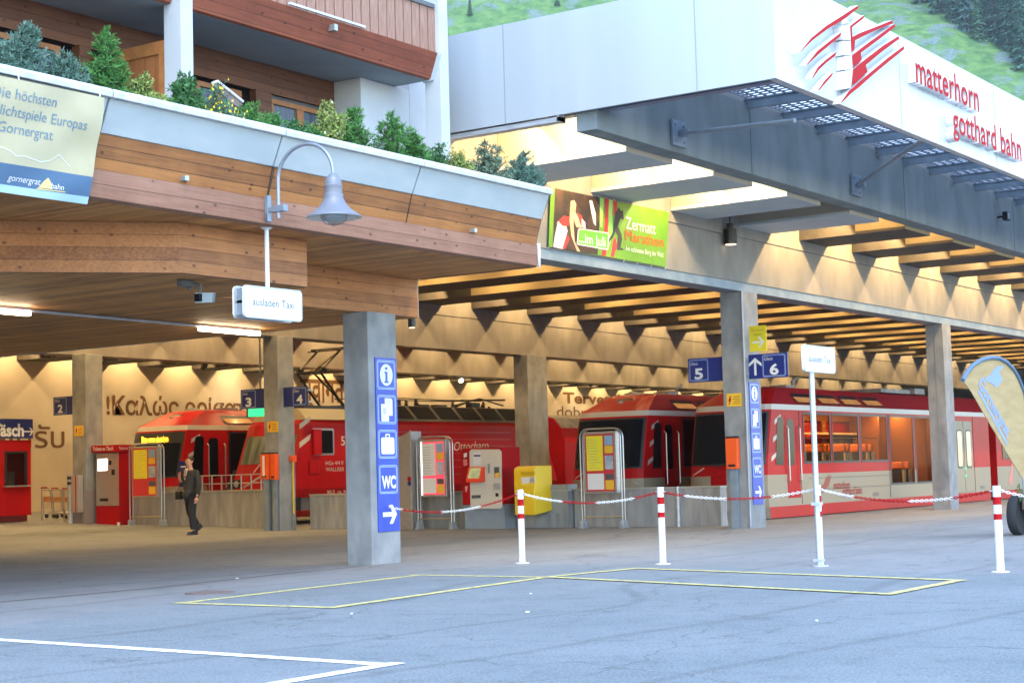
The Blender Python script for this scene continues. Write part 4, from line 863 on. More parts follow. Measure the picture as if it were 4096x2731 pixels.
# platform number boards (they face -X, sticking out sideways from the columns)
def num_sign(x, ya, yb2, z0, z1_, num, field, label, arrow_left=False):
    t = thing('platform_sign', (x, (ya+yb2)/2, z0), label, 'sign', 'blue platform number boards'); w = ya-yb2; h = z1_-z0
    MB().box(x-.02, x+.02, yb2, ya, z0, z1_).build('board', BLUED, t, bevel=.004)
    fy0, fy1 = field            # from the left edge, as shares of the width
    L = ya-w*fy0; R = ya-w*fy1; xf = x-.024
    b = MB()
    for k in (0, .02):
        P = rrect((L+R)/2, (z0+z1_)/2, L-R-2*k, h*.9-2*k, .05); Q = rrect((L+R)/2, (z0+z1_)/2, L-R-2*k-.016, h*.9-2*k-.016, .045); n = len(P)
        b.add([(xf, p, q) for p, q in P+Q], [(i, (i+1) % n, n+(i+1) % n, n+i) for i in range(n)])
    b.build('field_frame', mat('sign_pale_blue', (.40, .55, .85), .4), t)
    b = MB(); c = (L+R)/2; b.text(num, (xf-.002, c+.13, z0+h*.14), (xf-.002, c-.13, z0+h*.14), UP, h*.44, .03)
    b.text('Gleis', (xf-.002, L-.05, z0+h*.72), (xf-.002, L-.05-(L-R)*.38, z0+h*.72), UP, None, 0, .2)
    if arrow_left:
        cy, cz = ya-w*.17, (z0+z1_)/2; s = h*.72; P = [(-z_, x_) for x_, z_ in [(-.5, -.07), (.25, -.07), (.0, -.40), (.17, -.40), (.5, 0), (.17, .40), (.0, .40), (.25, .07), (-.5, .07)]]
        V = [(xf-.002, cy-p*s, cz+q*s) for p, q in P]; b.add(V, [(0, 1, 7, 8)]); b.add([(v[0]-.0006, v[1], v[2]) for v in V], [(1, 2, 3, 4)]); b.add([(v[0]-.0003, v[1], v[2]) for v in V], [(4, 5, 6, 7)]); b.add(V, [(1, 4, 7)])
    b.build('numeral', SIGNW, t)
    b = MB()
    for zq in (z0+h*.2, z0+h*.8): b.box(x-.01, x+.2, ya-.0 if arrow_left else yb2-.06, ya+.06 if arrow_left else yb2, zq-.03, zq+.03)
    b.build('bracket', STEEL, t)
num_sign(40.80, 22.0, 20.94, 3.95, 4.60, '5', (.03, .58), 'dark blue board with the number 5 and pale frame, left of its column')
num_sign(40.80, 20.17, 19.04, 3.95, 4.60, '6', (.36, .95), 'dark blue board with an upward arrow and the number 6', True)
num_sign(41.0, 38.83, 37.68, 3.98, 4.62, '3', (.03, .58), 'dark blue board with the number 3 above the green display')
num_sign(41.0, 36.95, 35.92, 3.97, 4.60, '4', (.40, .95), 'dark blue board with the number 4, right of its column')
num_sign(41.2, 48.26, 47.08, 4.18, 4.84, '2', (.03, .60), 'dark blue board with the number 2 in front of the cream wall')
# small yellow signs
t = thing('direction_sign', (40.8, 19.85, 4.7), 'yellow direction sign with white arrow above the platform 6 board', 'sign')
MB().box(40.78, 40.80, 19.62, 20.12, 4.68, 5.36).build('panel', YSIGN, t)
b = MB()
V = [(40.776, 19.87-p*.36, 4.92+q*.36) for p, q in [(-.5, -.06), (.25, -.06), (.0, -.40), (.17, -.40), (.5, 0), (.17, .40), (.0, .40), (.25, .06), (-.5, .06)]]
b.add(V, [(0, 1, 7, 8), (1, 4, 7)]); b.add([(v[0]-.0006, v[1], v[2]) for v in V], [(1, 2, 3, 4), (4, 5, 6, 7)]); b.build('arrow', SIGNW, t)
b = MB(); b.text('Gornergrat', (40.776, 20.07, 5.22), (40.776, 19.67, 5.22), UP); b.text('Station', (40.776, 20.0, 5.10), (40.776, 19.74, 5.10), UP); b.build('lettering', mat('olive_lettering', (.30, .24, .02), .6), t)
def warn(x, ya, yb2, z0, z1_, label):
    t = thing('warning_sign', (x, (ya+yb2)/2, z0), label, 'sign', 'small yellow high voltage signs'); w = ya-yb2; h = z1_-z0
    MB().box(x-.012, x, yb2, ya, z0, z1_).build('panel', YWARN, t)
    b = MB(); b.add([(x-.014, ya-w*p, z0+h*q) for p, q in ((.12, .12), (.16, .12), (.3, .5), (.2, .5), (.28, .85), (.24, .85), (.1, .42), (.2, .42))], [(0, 1, 2, 3), (3, 2, 5, 4), (6, 7, 4, 5)]); b.build('flash', REDL, t)
    b = MB()
    for k in range(4): b.box(x-.015, x-.013, ya-w*.9, ya-w*(.4+.06*(k % 2)), z0+h*(.2+.17*k), z0+h*(.26+.17*k))
    b.build('text_line', mat('warn_ink', (.25, .14, .01), .6), t)
q = at(*z62(405, 342), X=40.61); r = at(*z62(525, 438), X=40.61); warn(40.61, q.y, r.y, r.z, q.z, 'yellow high voltage warning sign on the column by platform 5')
q = at(*z2(1118, 560), X=40.77); r = at(*z2(1202, 640), X=40.77); warn(40.77, q.y, r.y, r.z, q.z, 'yellow high voltage warning sign under the platform 3 board')
q = at(*z1(625, 634), X=40.99); r = at(*z1(697, 716), X=40.99); warn(40.99, q.y, r.y, r.z, q.z, 'small yellow high voltage warning sign on the column left of the Greek word')
# green departure display under the platform 3 board
q = at(*z2(965, 462), X=41.3); r = at(*z2(1100, 514), X=41.3)
t = thing('departure_display', (41.4, (q.y+r.y)/2, r.z), 'bright green lit departure display under the platform 3 board', 'display')
MB().box(41.3, 41.5, r.y-.1, q.y, r.z, q.z).build('display_face', GREENL, t); MB().box(41.29, 41.52, q.y+.002, q.y+.06, r.z-.02, q.z+.02).build('casing', BLACK, t)
MB().box(41.38, 41.42, q.y-.5, q.y-.45, q.z, 6.3).build('hanger', STEELB, t)
# signs on and near the left
YK = 48.9
q = at(*z1(0, 572), Y=YK-.1); r = at(*z1(276, 737), Y=YK-.1)
t = thing('destination_sign', (r.x-1, YK, r.z), 'dark blue Täsch sign with white arrow above the red kiosk', 'sign')
MB().box(r.x-3.2, r.x, YK-.1, YK-.03, r.z, q.z).build('panel', BLUED, t, bevel=.005)
yt_ = YK-.105; b = MB(); P = at(*z1(-68, 716), Y=yt_); Q = at(*z1(200, 714), Y=yt_); Q.z = P.z; b.text('Täsch', P, Q, UP, .44, .035)
c = at(*z1(236, 680), Y=yt_); V = [(c.x+p*.46, yt_, c.z+q_*.42) for p, q_ in [(-.5, -.05), (.32, -.05), (.1, -.34), (.24, -.34), (.5, 0), (.24, .34), (.1, .34), (.32, .05), (-.5, .05)]]
b.add(V, [(0, 1, 7, 8), (1, 4, 7)]); b.add([(v[0], v[1]-.0006, v[2]) for v in V], [(1, 2, 3, 4), (4, 5, 6, 7)]); b.build('lettering', SIGNW, t)
# ================================================================== STREET FURNITURE IN THE HALL
kz = gz(50.5)
r = at(*z1(262, 1410), Y=YK); kz = r.z; zt = at(*z1(130, 752), Y=YK).z; xr = r.x; xl = xr-3.4
wz = [at(*z1(130, v), Y=YK).z for v in (1130, 862)]; wx = [at(*z1(u, 1000), Y=YK).x for u in (45, 222)]
t = thing('ticket_kiosk', (xr-1.6, YK+1.2, kz), 'red ticket kiosk with a service window at the left picture edge', 'kiosk')
b = MB(); b.box(xl, wx[0], YK, YK+.06, kz+.15, zt); b.box(wx[1], xr, YK, YK+.06, kz+.15, zt); b.box(wx[0], wx[1], YK, YK+.06, kz+.15, wz[0]); b.box(wx[0], wx[1], YK, YK+.06, wz[1], zt)
b.box(xr-.06, xr, YK+.06, YK+2.2, kz+.15, zt-.06); b.box(xl, xl+.06, YK+.06, YK+2.2, kz+.15, zt-.06); b.box(xl, xr, YK+.06, YK+2.2, zt-.06, zt); b.build('cabin', TRED, t)
MB().box(xl+.1, xr-.1, YK+.1, YK+2.1, kz-.06, kz+.15).build('plinth', mat('kiosk_plinth', (.16, .01, .01), .6), t)
b = MB(); b.box(wx[1]-.12, wx[1]+.03, YK-.02, YK-.001, wz[0], wz[1]); b.box(wx[0]-.04, wx[0]+.06, YK-.02, YK-.001, wz[0], wz[1]); b.box(wx[0]-.04, wx[1]+.03, YK-.02, YK-.001, wz[1], wz[1]+.07)
wf = b.build('window_frame', BLACK, t); MB().box(wx[0], wx[1], YK+.01, YK+.015, wz[0], wz[1]).build('pane', GLASS, wf)
MB().box(wx[0]-.1, wx[1]+.12, YK-.16, YK+.03, wz[0]-.05, wz[0]).build('counter', BRUSH, t, bevel=.01)
b = MB(); b.box(wx[1]-.5, wx[1]-.2, YK+.4, YK+.46, wz[0], wz[0]+.5); b.tube([(wx[0]+.2, YK+1.2, wz[0]), (wx[0]+.2, YK+1.2, wz[0]+.9), (wx[0]+.55, YK+1.2, wz[0]+.9), (wx[0]+.55, YK+1.2, wz[0])], .03, 6); b.build('counter_screen', GREYP, t)
# red ticket machine at the left
q = at(*z1(800, 855), X=41.3); r = at(*z1(1120, 1445), X=41.3); mz = gz(45.2)-.02
t = thing('ticket_machine', (41.6, (q.y+r.y)/2, mz), 'red ticket machine with a lit white screen and a Tickets to Täsch header', 'ticket machine')
zt = q.z; xe_ = at(*z1(1120, 1300), Y=45.0).x; MB().box(41.3, xe_, 45.0, q.y, mz, zt).build('cabinet', TRED, t, bevel=.02)
fy = at(*z1(995, 1300), X=41.3).y
MB().box(41.28, 41.30, fy, q.y-.02, at(*z1(900, 1300), X=41.3).z, zt-.03).build('front_panel', BRUSH, t)
P = [at(*z1(*p), X=41.272) for p in ((818, 910), (897, 905), (897, 1005), (815, 1010))]; MB().prism(P, (.006, 0, 0)).build('screen', SCREEN, t, recalc=True)
b = MB()
for (x, y, w, h) in ((945, 1020, 28, 38), (868, 1250, 80, 20), (920, 940, 22, 30)):
    c = at(*z1(x, y), X=41.27); s_ = .0102; b.box(41.262, 41.28, c.y-w*s_/4, c.y+w*s_/4, c.z-h*s_/4, c.z+h*s_/4)
b.build('slot', BLACK, t)
hq = at(*z1(763, 808), X=41.2); xe_ += .02; MB().box(41.2, xe_, 44.95, hq.y, zt+.002, zt+.24).build('header', TRED, t, bevel=.01)
b = MB(); P = Vector((41.195, hq.y-.08, zt+.06)); b.text('Tickets to Täsch', P, P+Vector((0, -1.05, 0)), UP, .13, .012, .1); P = Vector((41.25, 44.945, zt+.07)); b.text('Tickets to Täsch', P, P+Vector((xe_-41.3, 0, 0)), UP, .10, .008, .1); b.build('lettering', SIGNW, t)
# timetable boards: double steel hoop with a glazed case
def board(ya, yb2, z0, zt, label, sheet, glow=False):
    t = thing('timetable_board', (41.2, (ya+yb2)/2, z0), label, 'notice board', 'timetable boards in steel hoops'); w = ya-yb2; xs = (41.13, 41.27)
    for x in xs:
        P = [(x, ya-.04, z0), (x, ya-.04, zt-.28)]+[(x, ya-.04-.24*(1-math.cos(a)), zt-.28+.24*math.sin(a)) for a in (.4, .8, 1.2, 1.57)]+[(x, yb2+.04+.24*(1-math.cos(a)), zt-.28+.24*math.sin(a)) for a in (1.57, 1.2, .8, .4)]+[(x, yb2+.04, zt-.28), (x, yb2+.04, z0)]
        MB().tube(P, .024, 8).build('hoop', CHROME, t, smooth=60)
    b = MB()
    for y in (ya-.04, yb2+.04): b.box(41.04, 41.36, y-.07, y+.07, z0, z0+.06); b.box(41.06, 41.34, y-.045, y+.045, z0+.06, z0+.22)
    b.build('foot', STEEL, t, bevel=.008)
    b = MB(); b.tube([(41.2, ya-.04, z0+.32), (41.2, yb2+.04, z0+.32)], .02, 6); b.build('cross_bar', mat('brass_bar', (.40, .33, .18), .4, .5), t)
    cz0, cz1 = z0+.98, zt-.12; ca, cb = ya-.17, yb2+.17
    MB().box(41.10, 41.30, cb, ca, cz0, cz1).build('case', BRUSH, t, bevel=.015)
    MB().box(41.092, 41.099, cb+.07, ca-.07, cz0+.07, cz1-.07).build('poster', PAPR if not glow else mat('lit_red_poster', (.6, .05, .07), .5, emit=(.7, .05, .09), estr=.22), t)
    def sh(f0, f1, g0, g1, mt, nm, o=.0905):
        W_ = ca-cb-.14; H_ = cz1-cz0-.14; MB().box(41.0+o-.001, 41.0+o, ca-.07-W_*f1, ca-.07-W_*f0, cz0+.07+H_*g0, cz0+.07+H_*g1).build(nm, mt, t)
    sh(.04, .62, .36, .97, sheet, 'timetable_sheet'); sh(.05, .63, .03, .31, PAPR if sheet == PAPY and glow is None else PAPW, 'notice_sheet')
    sh(.68, .97, .80, .97, mat('poster_sky', (.22, .38, .55), .5), 'picture'); sh(.68, .97, .66, .79, YWARN, 'picture'); sh(.68, .97, .38, .62, mat('poster_mountain', (.25, .34, .42), .5, 0, (.5, .55, .58), 5), 'picture'); sh(.68, .97, .20, .30, DGREY, 'picture'); sh(.68, .97, .03, .19, YWARN, 'picture')
    b = MB(); W_ = ca-cb-.14; H_ = cz1-cz0-.14; rn = random.Random(int(ya*10))
    for k in range(11): g = .40+.05*k; b.box(41.0885, 41.0893, ca-.07-W_*(.08+rn.uniform(.25, .5)), ca-.07-W_*.08, cz0+.07+H_*g, cz0+.07+H_*g+.012)
    b.build('print_line', mat('print_grey', (.35, .33, .2), .6), t)
    if glow: MB().box(41.09, 41.0985, ca-.10, ca-.05, cz0+.06, cz1-.06).build('backlight', LIGHTBOX, t)
    return t
board(44.32, 42.70, gz(43.5), 3.04, 'timetable board with yellow sheet beside the walking man', PAPY, None)
board(31.72, 30.38, 0, 2.84, 'backlit timetable board with white sheets beside the steel cabinet', PAPW, True)
board(25.82, 24.40, 0, 2.86, 'timetable board with yellow sheet in front of the platform 5 train', PAPY)
t = thing('steel_cabinet', (41.3, 32.5, 0), 'tall grey steel cabinet with red and blue buttons right of the near column', 'cabinet')
MB().prism([(40.98, 31.80, 0), (40.98, 33.4, 0), (40.98, 33.4, 2.72), (40.98, 32.4, 2.78), (40.98, 31.80, 3.0)], (.55, 0, 0)).build('cabinet_body', BRUSH, t, recalc=True, bevel=.01)
for mt, (x, y), nm in ((REDL, (85, 705), 'red_button'), (BLUED, (87, 745), 'blue_button')):
    c = at(*z4(x, y), X=40.975); MB().tube([(40.95, c.y, c.z), (40.98, c.y, c.z)], .07, 14).build(nm, mt, t)
MB().box(40.97, 40.978, 31.77, 31.83, 0, 3.02).build('door_edge', STEEL, t)
# ticket machine at the right
t = thing('ticket_machine', (41.7, 29.3, 0), 'red ticket machine with cream front and tilted screen beside the yellow mailbox', 'ticket machine')
y0_, y1_ = 28.62, 30.12
MB().box(41.38, 42.2, y0_+.02, y1_-.02, 0, .72).build('base', mat('machine_base_blue_grey', (.22, .27, .33), .5, 0, (.26, .31, .37), 3), t)
MB().box(41.3, 42.25, y0_, y1_, .72, 2.42).build('cabinet', TRED, t, bevel=.03)
P = [at(*z4(*p), X=41.29) for p in ((622, 458), (640, 440), (890, 440), (908, 460), (915, 955), (900, 972), (650, 972), (632, 955))]; MB().prism(P, (.01, 0, 0)).build('front_panel', OFFW, t, recalc=True)
def on4(pts, x, th, mt, nm): MB().prism([at(*z4(*p), X=x) for p in pts], (th, 0, 0)).build(nm, mt, t, recalc=True)
P = [at(*z4(*p), X=41.29) for p in ((628, 600), (762, 598), (762, 730), (612, 730))]
b = MB(); b.prism([(41.28, P[0].y, P[0].z), (41.28, P[0].y, P[3].z), (41.06, P[0].y, P[3].z-.02), (41.06, P[0].y, P[3].z+.06), (41.2, P[0].y, P[0].z)], (0, P[1].y-P[0].y, 0)); b.build('screen_housing', mat('bright_red_plastic', (.75, .06, .02), .3), t, recalc=True)
b = MB(); b.quad(*[Vector((x, y, z)) for x, y, z in ((41.055, P[0].y-.07, P[3].z+.10), (41.055, P[1].y+.07, P[3].z+.10), (41.185, P[1].y+.07, P[0].z-.03), (41.185, P[0].y-.07, P[0].z-.03))]); b.build('screen', mat('olive_screen', (.15, .17, .08), .1, 0, (.35, .38, .18), 6, emit=(.3, .3, .15), estr=.15), t)
on4(((655, 470), (722, 465), (724, 580), (658, 582)), 41.284, .005, PAPW, 'notice'); on4(((660, 488), (720, 488), (720, 505), (660, 505)), 41.28, .003, mat('notice_ink', (.10, .09, .2), .6), 'notice_heading')
on4(((842, 600), (885, 597), (888, 690), (846, 695)), 41.27, .02, DGREY, 'card_reader'); on4(((850, 655), (885, 645), (888, 690), (850, 694)), 41.26, .012, YWARN, 'card_reader_label')
on4(((838, 745), (888, 740), (890, 795), (840, 800)), 41.24, .05, STEEL, 'coin_slot'); on4(((855, 832), (880, 832), (880, 862), (857, 862)), 41.275, .015, BLACK, 'key_slot'); on4(((642, 850), (720, 848), (720, 876), (642, 880)), 41.275, .015, DGREY, 'ticket_tray'); on4(((785, 570), (800, 568), (800, 650), (788, 655)), 41.25, .04, GREYP, 'handle')
on4(((570, 478), (598, 470), (598, 505), (572, 515)), 41.288, .008, PAPW, 'ticket_symbol'); on4(((582, 770), (605, 768), (595, 822), (588, 822)), 41.288, .008, mat('pale_red', (.8, .3, .3), .5), 'numeral')
on4(((565, 530), (600, 526), (603, 582), (570, 588)), 41.29, .006, mat('dull_red_print', (.66, .16, .15), .5), 'print_block')
# yellow mailbox on a wall stub
t = thing('mailbox', (41.4, 27.7, .4), 'yellow mailbox with a white label, hung on the low wall by the ticket machine', 'mailbox')
b = MB(); ml, mr = 28.05, 27.33; b.prism([(41.05, ml, 1.72), (41.10, ml, 1.79), (41.25, ml, 1.83), (42.0, ml, 1.83), (42.0, ml, .52), (41.6, ml, .46), (41.05, ml, .40)], (0, mr-ml, 0)); b.build('box', YEL, t, recalc=True, bevel=.03)
def onm(pts, x, th, mt, nm): MB().prism([at(*z4(*p), X=x) for p in pts], (th, 0, 0)).build(nm, mt, t, recalc=True)
onm(((1082, 640), (1205, 640), (1205, 668), (1085, 672)), 41.02, .03, mat('mail_flap_yellow', (.62, .38, .01), .4), 'flap'); onm(((1085, 690), (1208, 686), (1210, 738), (1092, 748)), 41.035, .014, PAPW, 'label'); onm(((1165, 690), (1205, 688), (1206, 735), (1160, 742)), 41.031, .004, mat('label_print', (.25, .2, .22), .5, 0, (.6, .5, .45), 14), 'label_picture')
b = MB(); b.prism([at(*z4(*p), X=41.03) for p in ((1075, 750), (1215, 740), (1210, 765), (1180, 772), (1085, 770))], (.02, 0, 0)); b.build('lip', mat('mail_lip', (.86, .6, .03), .4), t, recalc=True)
# low concrete walls at the ends of the tracks
WL = mat('low_wall_concrete', (.24, .24, .24), .85, 0, (.34, .34, .335), 1.6, (3, 3, .6), bump=.2)
def wall(x0, x1, y0, y1, z0, zt, label, extra=None):
    t = thing('low_wall', ((x0+x1)/2, (y0+y1)/2, z0), label, 'wall', 'low concrete walls at the track ends'); MB().box(x0, x1, y0, y1, z0, zt).build('wall_body', WL, t, bevel=.02)
    MB().box(x0-.02, x1+.02, y0-.01, y1+.01, zt+.001, zt+.05).build('capping', mat('pale_capping', (.38, .36, .31), .8), t); return t
wall(42.2, 42.6, 21.9, 26.72, -.02, 1.07, 'long low concrete wall in front of the platform 5 train, beside the column')
wl = wall(41.95, 42.35, 26.78, 28.6, -.02, 1.06, 'short low concrete wall with a pale patch, right of the yellow mailbox'); MB().box(41.93, 41.948, 27.0, 27.55, .42, 1.0).build('patch', mat('wall_patch', (.30, .32, .31), .9), wl)
MB().box(41.9, 42.4, 26.72, 27.7, 1.112, 1.26).build('stone_block', WL, wl)
wall(42.0, 42.4, 30.2, 36.8, -.02, 1.08, 'low concrete wall behind the backlit timetable board')
wall(42.0, 42.4, 37.9, 46.2, 0, 1.28, 'low concrete wall behind the walking man')
b = MB(); b.tube([(42.15, 23.22, 0), (42.15, 23.22, 1.12)], .06, 10); tag(b.build('wall_post', STEEL), 'short galvanised post against the low wall right of the timetable board', 'post')
# slim fence with rails behind the man and in front of the trolleys
def rail(x, y0, y1, zb, zt, label, n, bars):
    t = thing('railing', (x, (y0+y1)/2, zb), label, 'railing', 'steel railings'); b = MB()
    for i in range(n+1): y = y0+(y1-y0)*i/n; b.tube([(x, y, zb), (x, y, zt)], .026, 8)
    b.build('post', BRUSH, t); b = MB()
    for k in range(bars): z = zt-(zt-zb-.2)*k/max(1, bars-1)*.9; b.tube([(x, y0, z), (x, y1, z)], .018, 8)
    b.build('bar', BRUSH, t)
rail(42.2, 38.2, 42.3, 1.33, 1.84, 'steel railing on the low wall behind the man', 9, 2)
rail(41.5, 46.9, 49.3, gz(48), gz(48)+1.15, 'steel railing in front of the luggage trolleys', 2, 3)
# luggage trolleys
def trolley(pos, label, first):
    t = thing('luggage_trolley', pos, label, 'trolley', 'row of luggage trolleys'); x, y, z = pos
    b = MB(); b.tube([(x, y-.24, z+.15), (x-.12, y-.24, z+1.02), (x-.17, y-.20, z+1.12), (x-.17, y+.20, z+1.12), (x-.12, y+.24, z+1.02), (x, y+.24, z+.15)], .022, 6); b.tube([(x, y-.24, z+.18), (x+.75, y-.16, z+.18), (x+.75, y+.16, z+.18), (x, y+.24, z+.18)], .02, 6); b.build('frame', CHROME, t)
    b = MB(); b.box(x-.05, x+.05, y-.22, y+.22, z+.62, z+.80); b.build('advert_plate', mat('trolley_orange', (.6, .3, .08), .5), t)
    b = MB(); b.tube([(x-.2, y-.16, z+1.13), (x-.2, y+.16, z+1.13)], .03, 8); b.build('grip', mat('trolley_grip_red', (.4, .04, .03), .5), t)
    for dx_, dy in ((.08, -.2), (.08, .2), (.66, 0)): w = MB(); w.lathe([(0, -.02), (.08, -.02), (.08, .02), (0, .02)], (x+dx_, y+dy, z+.08), 12, 'Y'); w.build('wheel', RUBBER, t)
    return t
t0 = None
for k in range(7):
    pos = (42.6, 46.75+.58*k, gz(47.0+.58*k)); lab = 'luggage trolley standing in the row left of the column, behind the railing'
    t0 = trolley(pos, lab, k == 0) if t0 is None else dup(t0, pos, lab) or t0
# waste bin and advert pillar at the column
q = at(*z1(565, 1035), X=40.9); r = at(*z1(610, 1355), X=40.9)
t = thing('waste_post', (40.9, (q.y+r.y)/2, gz(47)), 'slim pale post with black bands at the column foot beside the trolleys', 'post')
MB().tube([(40.9, (q.y+r.y)/2, gz(47)), (40.9, (q.y+r.y)/2, q.z)], .10, 12).build('post_body', STEEL, t); b = MB()
for f in (.72, .86): z = r.z+(q.z-r.z)*f; b.tube([(40.9, (q.y+r.y)/2, z), (40.9, (q.y+r.y)/2, z+.1)], .108, 12)
b.build('band', BLACK, t)
q = at(*z1(612, 1045), X=40.85); r = at(*z1(692, 1355), X=40.85)
t = thing('wall_box', (40.85, (q.y+r.y)/2, r.z), 'silver box with a thin red stripe on the foot of the column by the trolleys', 'box')
MB().box(40.75, 40.98, r.y+.12, q.y, r.z, q.z).build('box_body', mat('silver_box', (.45, .44, .42), .4, .4), t, bevel=.01); MB().box(40.74, 40.748, r.y+.22, r.y+.26, r.z, q.z).build('stripe', REDL, t)
# orange validators
def validator(u, v0, v1, vb, zf, x, w, label, white=False):
    q = at(*zf(u, v0), X=x); r = at(*zf(u, v1), X=x); t = thing('ticket_validator', (x, q.y, gz(q.y)), label, 'validator', 'orange ticket validators')
    MB().box(x-.18, x, q.y-w/2, q.y+w/2, r.z, q.z).build('casing', ORANGE, t, bevel=.015); MB().box(x-.12, x-.02, q.y-w*.3, q.y+w*.3, gz(q.y), r.z).build('stand', STEELB, t)
    MB().box(x-.186, x-.18, q.y-w*.3, q.y+w*.3, r.z+.06, r.z+.12).build('slot', BLACK, t)
    MB().box(x-.16, x-.02, q.y-w/2+.01, q.y+w/2-.01, q.z+.001, q.z+.05).build('lid', BLACK, t)
    if white: MB().box(x-.188, x-.181, q.y-.03, q.y+.06, r.z+.1, q.z-.05).build('label', PAPW, t)
validator(462, 690, 930, 1390, z62, 40.58, .34, 'orange ticket validator on a grey stand at the platform 5 column')
validator(1118, 815, 1010, 1390, z2, 40.7, .34, 'left orange validator with white label at the platform 3 column', True)
validator(1185, 812, 1015, 1390, z2, 40.74, .22, 'right orange validator, beside its twin at the platform 3 column')
q = at(*z2(1315, 825), X=40.7); Yq = 36.9
q = at(*z2(1315, 825), Y=Yq); r = at(*z2(1315, 875), Y=Yq); e = at(*z2(1318, 1280), Y=Yq)
t = thing('rescue_pole', (q.x, Yq, e.z), 'long yellow pole with a red head fixed on the platform 4 column', 'pole')
MB().tube([(q.x, Yq, e.z), (q.x, Yq, r.z)], .028, 8).build('shaft', mat('pole_yellow', (.7, .5, .03), .5), t); MB().box(q.x-.1, q.x+.1, Yq-.08, Yq+.06, r.z, q.z).build('head', ORANGE, t, bevel=.01); MB().box(q.x-.03, q.x+.03, Yq-.03, Yq+.03, e.z-.5, e.z).build('bracket', STEELB, t)
# ================================================================== BOLLARDS, CHAINS, FLAG
bpos_ = [(25.35, 17.19), (25.41, 14.33), (25.27, 11.37), (24.23, 8.1)]
bh = [1.33, 1.31, 1.29, 1.24]
BL_ = ['red and white bollard nearest the column with the blue sign', 'red and white bollard in front of the low wall, second from the column', 'red and white bollard standing behind the unloading sign post', 'red and white bollard nearest the beach flag at the right']
r0 = .058; prof = [(0, .085, WHITE), (.085, .16, REDL)]
bo = None
for k, (x, y) in enumerate(bpos_):
    if bo is None:
        bo = thing('bollard', (x, y, 0), BL_[0], 'bollard', 'red and white bollards of the chain barrier')
        bb = MB()
        for a, c, m_ in ((0, .80, 0), (.80, .89, 1), (.89, 1.03, 0), (1.03, 1.15, 1), (1.15, 1.32, 0)):
            bb.k = m_; bb.tube([(x, y, a), (x, y, c)], r0, 16, caps=(c == 1.32))
        bb.build('tube', [WHITE, REDL], bo, smooth=50); MB().lathe([(.13, 0), (.13, .012), (.06, .02)], (x, y, 0), 18).build('base_plate', SIGNW, bo)
        ee = MB(); ee.tube([(x, y-.05, 1.24), (x, y-.10, 1.24)], .014, 8); ee.tube([(x, y+.05, 1.24), (x, y+.10, 1.24)], .014, 8); ee.build('eyelet', STEEL, bo)
    else:
        n_ = dup(bo, (x, y, 0), BL_[k]); n_.scale = (1, 1, bh[k]/1.32)
def chain(p, q, sag, label, cols):
    p = Vector(p); q = Vector(q); bm_ = MB(); N = int((q-p).length/.045); P = []
    for i in range(N+1):
        f = i/N; P.append(p.lerp(q, f)-UP*sag*4*f*(1-f))
    for i in range(N):
        f = i/N; k = 0
        for lim, c in cols:
            if f < lim: k = c; break
        bm_.k = k; a, c = P[i], P[i+1]; t_ = (c-a).normalized(); s1 = t_.cross(UP).normalized(); s2 = s1.cross(t_).normalized(); w = s1 if i % 2 else s2; L = (c-a).length*.72; mid = (a+c)/2
        ring = [mid+t_*L*math.cos(x)+w*.019*math.sin(x) for x in [2*math.pi*j/9 for j in range(10)]]; bm_.tube(ring, .0068, 5, False)
    o = bm_.build('barrier_chain', [WHITE, REDL]); tag(o, label, 'chain', 'red and white plastic chains')
zt_ = 1.24
chain((25.0, 19.98, 1.06), (25.35, 17.25, zt_), .20, 'plastic chain from the near column to the first bollard, mostly red', [(.1, 0), (.41, 1), (.72, 0), (2, 1)])
chain((25.36, 17.13, zt_), (25.41, 14.39, 1.22), .17, 'plastic chain between the bollard by the column and the second one', [(.29, 0), (.55, 1), (.82, 0), (2, 1)])
chain((25.41, 14.27, 1.22), (25.27, 11.42, 1.22), .13, 'plastic chain hanging in front of the platform 6 column', [(.13, 1), (.42, 0), (.72, 1), (2, 0)])
chain((25.27, 11.31, 1.22), (24.23, 8.16, 1.17), .17, 'plastic chain in front of the white lower half of the train', [(.2, 0), (.53, 1), (.78, 0), (2, 1)])
chain((24.23, 8.04, 1.17), (24.0, 5.3, 1.17), .2, 'plastic chain leaving the picture at the right edge', [(.4, 0), (.7, 1), (2, 0)])
# beach flag on a small cart
w = at(4072, 2139, Z=0); xf_, yf_ = w.x, w.y
t = thing('beach_flag', (xf_+.3, yf_-.5, .6), 'cream feather flag with pale blue lettering and grey blue edge at the right picture edge', 'flag')
FL = [(960, 210), (985, 160), (1030, 105), (1090, 68), (1150, 52), (1210, 55), (1265, 85), (1310, 130), (1345, 190), (1370, 250), (1387, 300), (1400, 400), (1402, 600), (1398, 800), (1385, 912), (1350, 850), (1300, 770), (1225, 640), (1150, 515), (1075, 385), (1020, 290)]
yy_ = yf_-.5
CLO = mat('flag_cream', (.31, .22, .09), .75, 0, (.37, .27, .12), 1.5, (1, 1, 5))
Pf = [at(*z63(*p), Y=yy_) for p in FL]
MB().prism(Pf, (0, .012, 0)).build('cloth', CLO, t, recalc=True)
Pe = [at(*z63(*p), Y=yy_-.005) for p in FL[:14]]
MB().tube(Pe, .045, 8).build('pole_sleeve', mat('flag_edge', (.09, .15, .22), .6), t)
b = MB(); yq = yy_-.006
def fl_(pts): b.add([at(*z63(*p), Y=yq) for p in pts], [tuple(range(len(pts)))])
fl_([(1118, 185), (1150, 180), (1165, 150), (1200, 112), (1245, 110), (1215, 150), (1240, 205), (1205, 250), (1190, 262), (1170, 235), (1120, 215)])
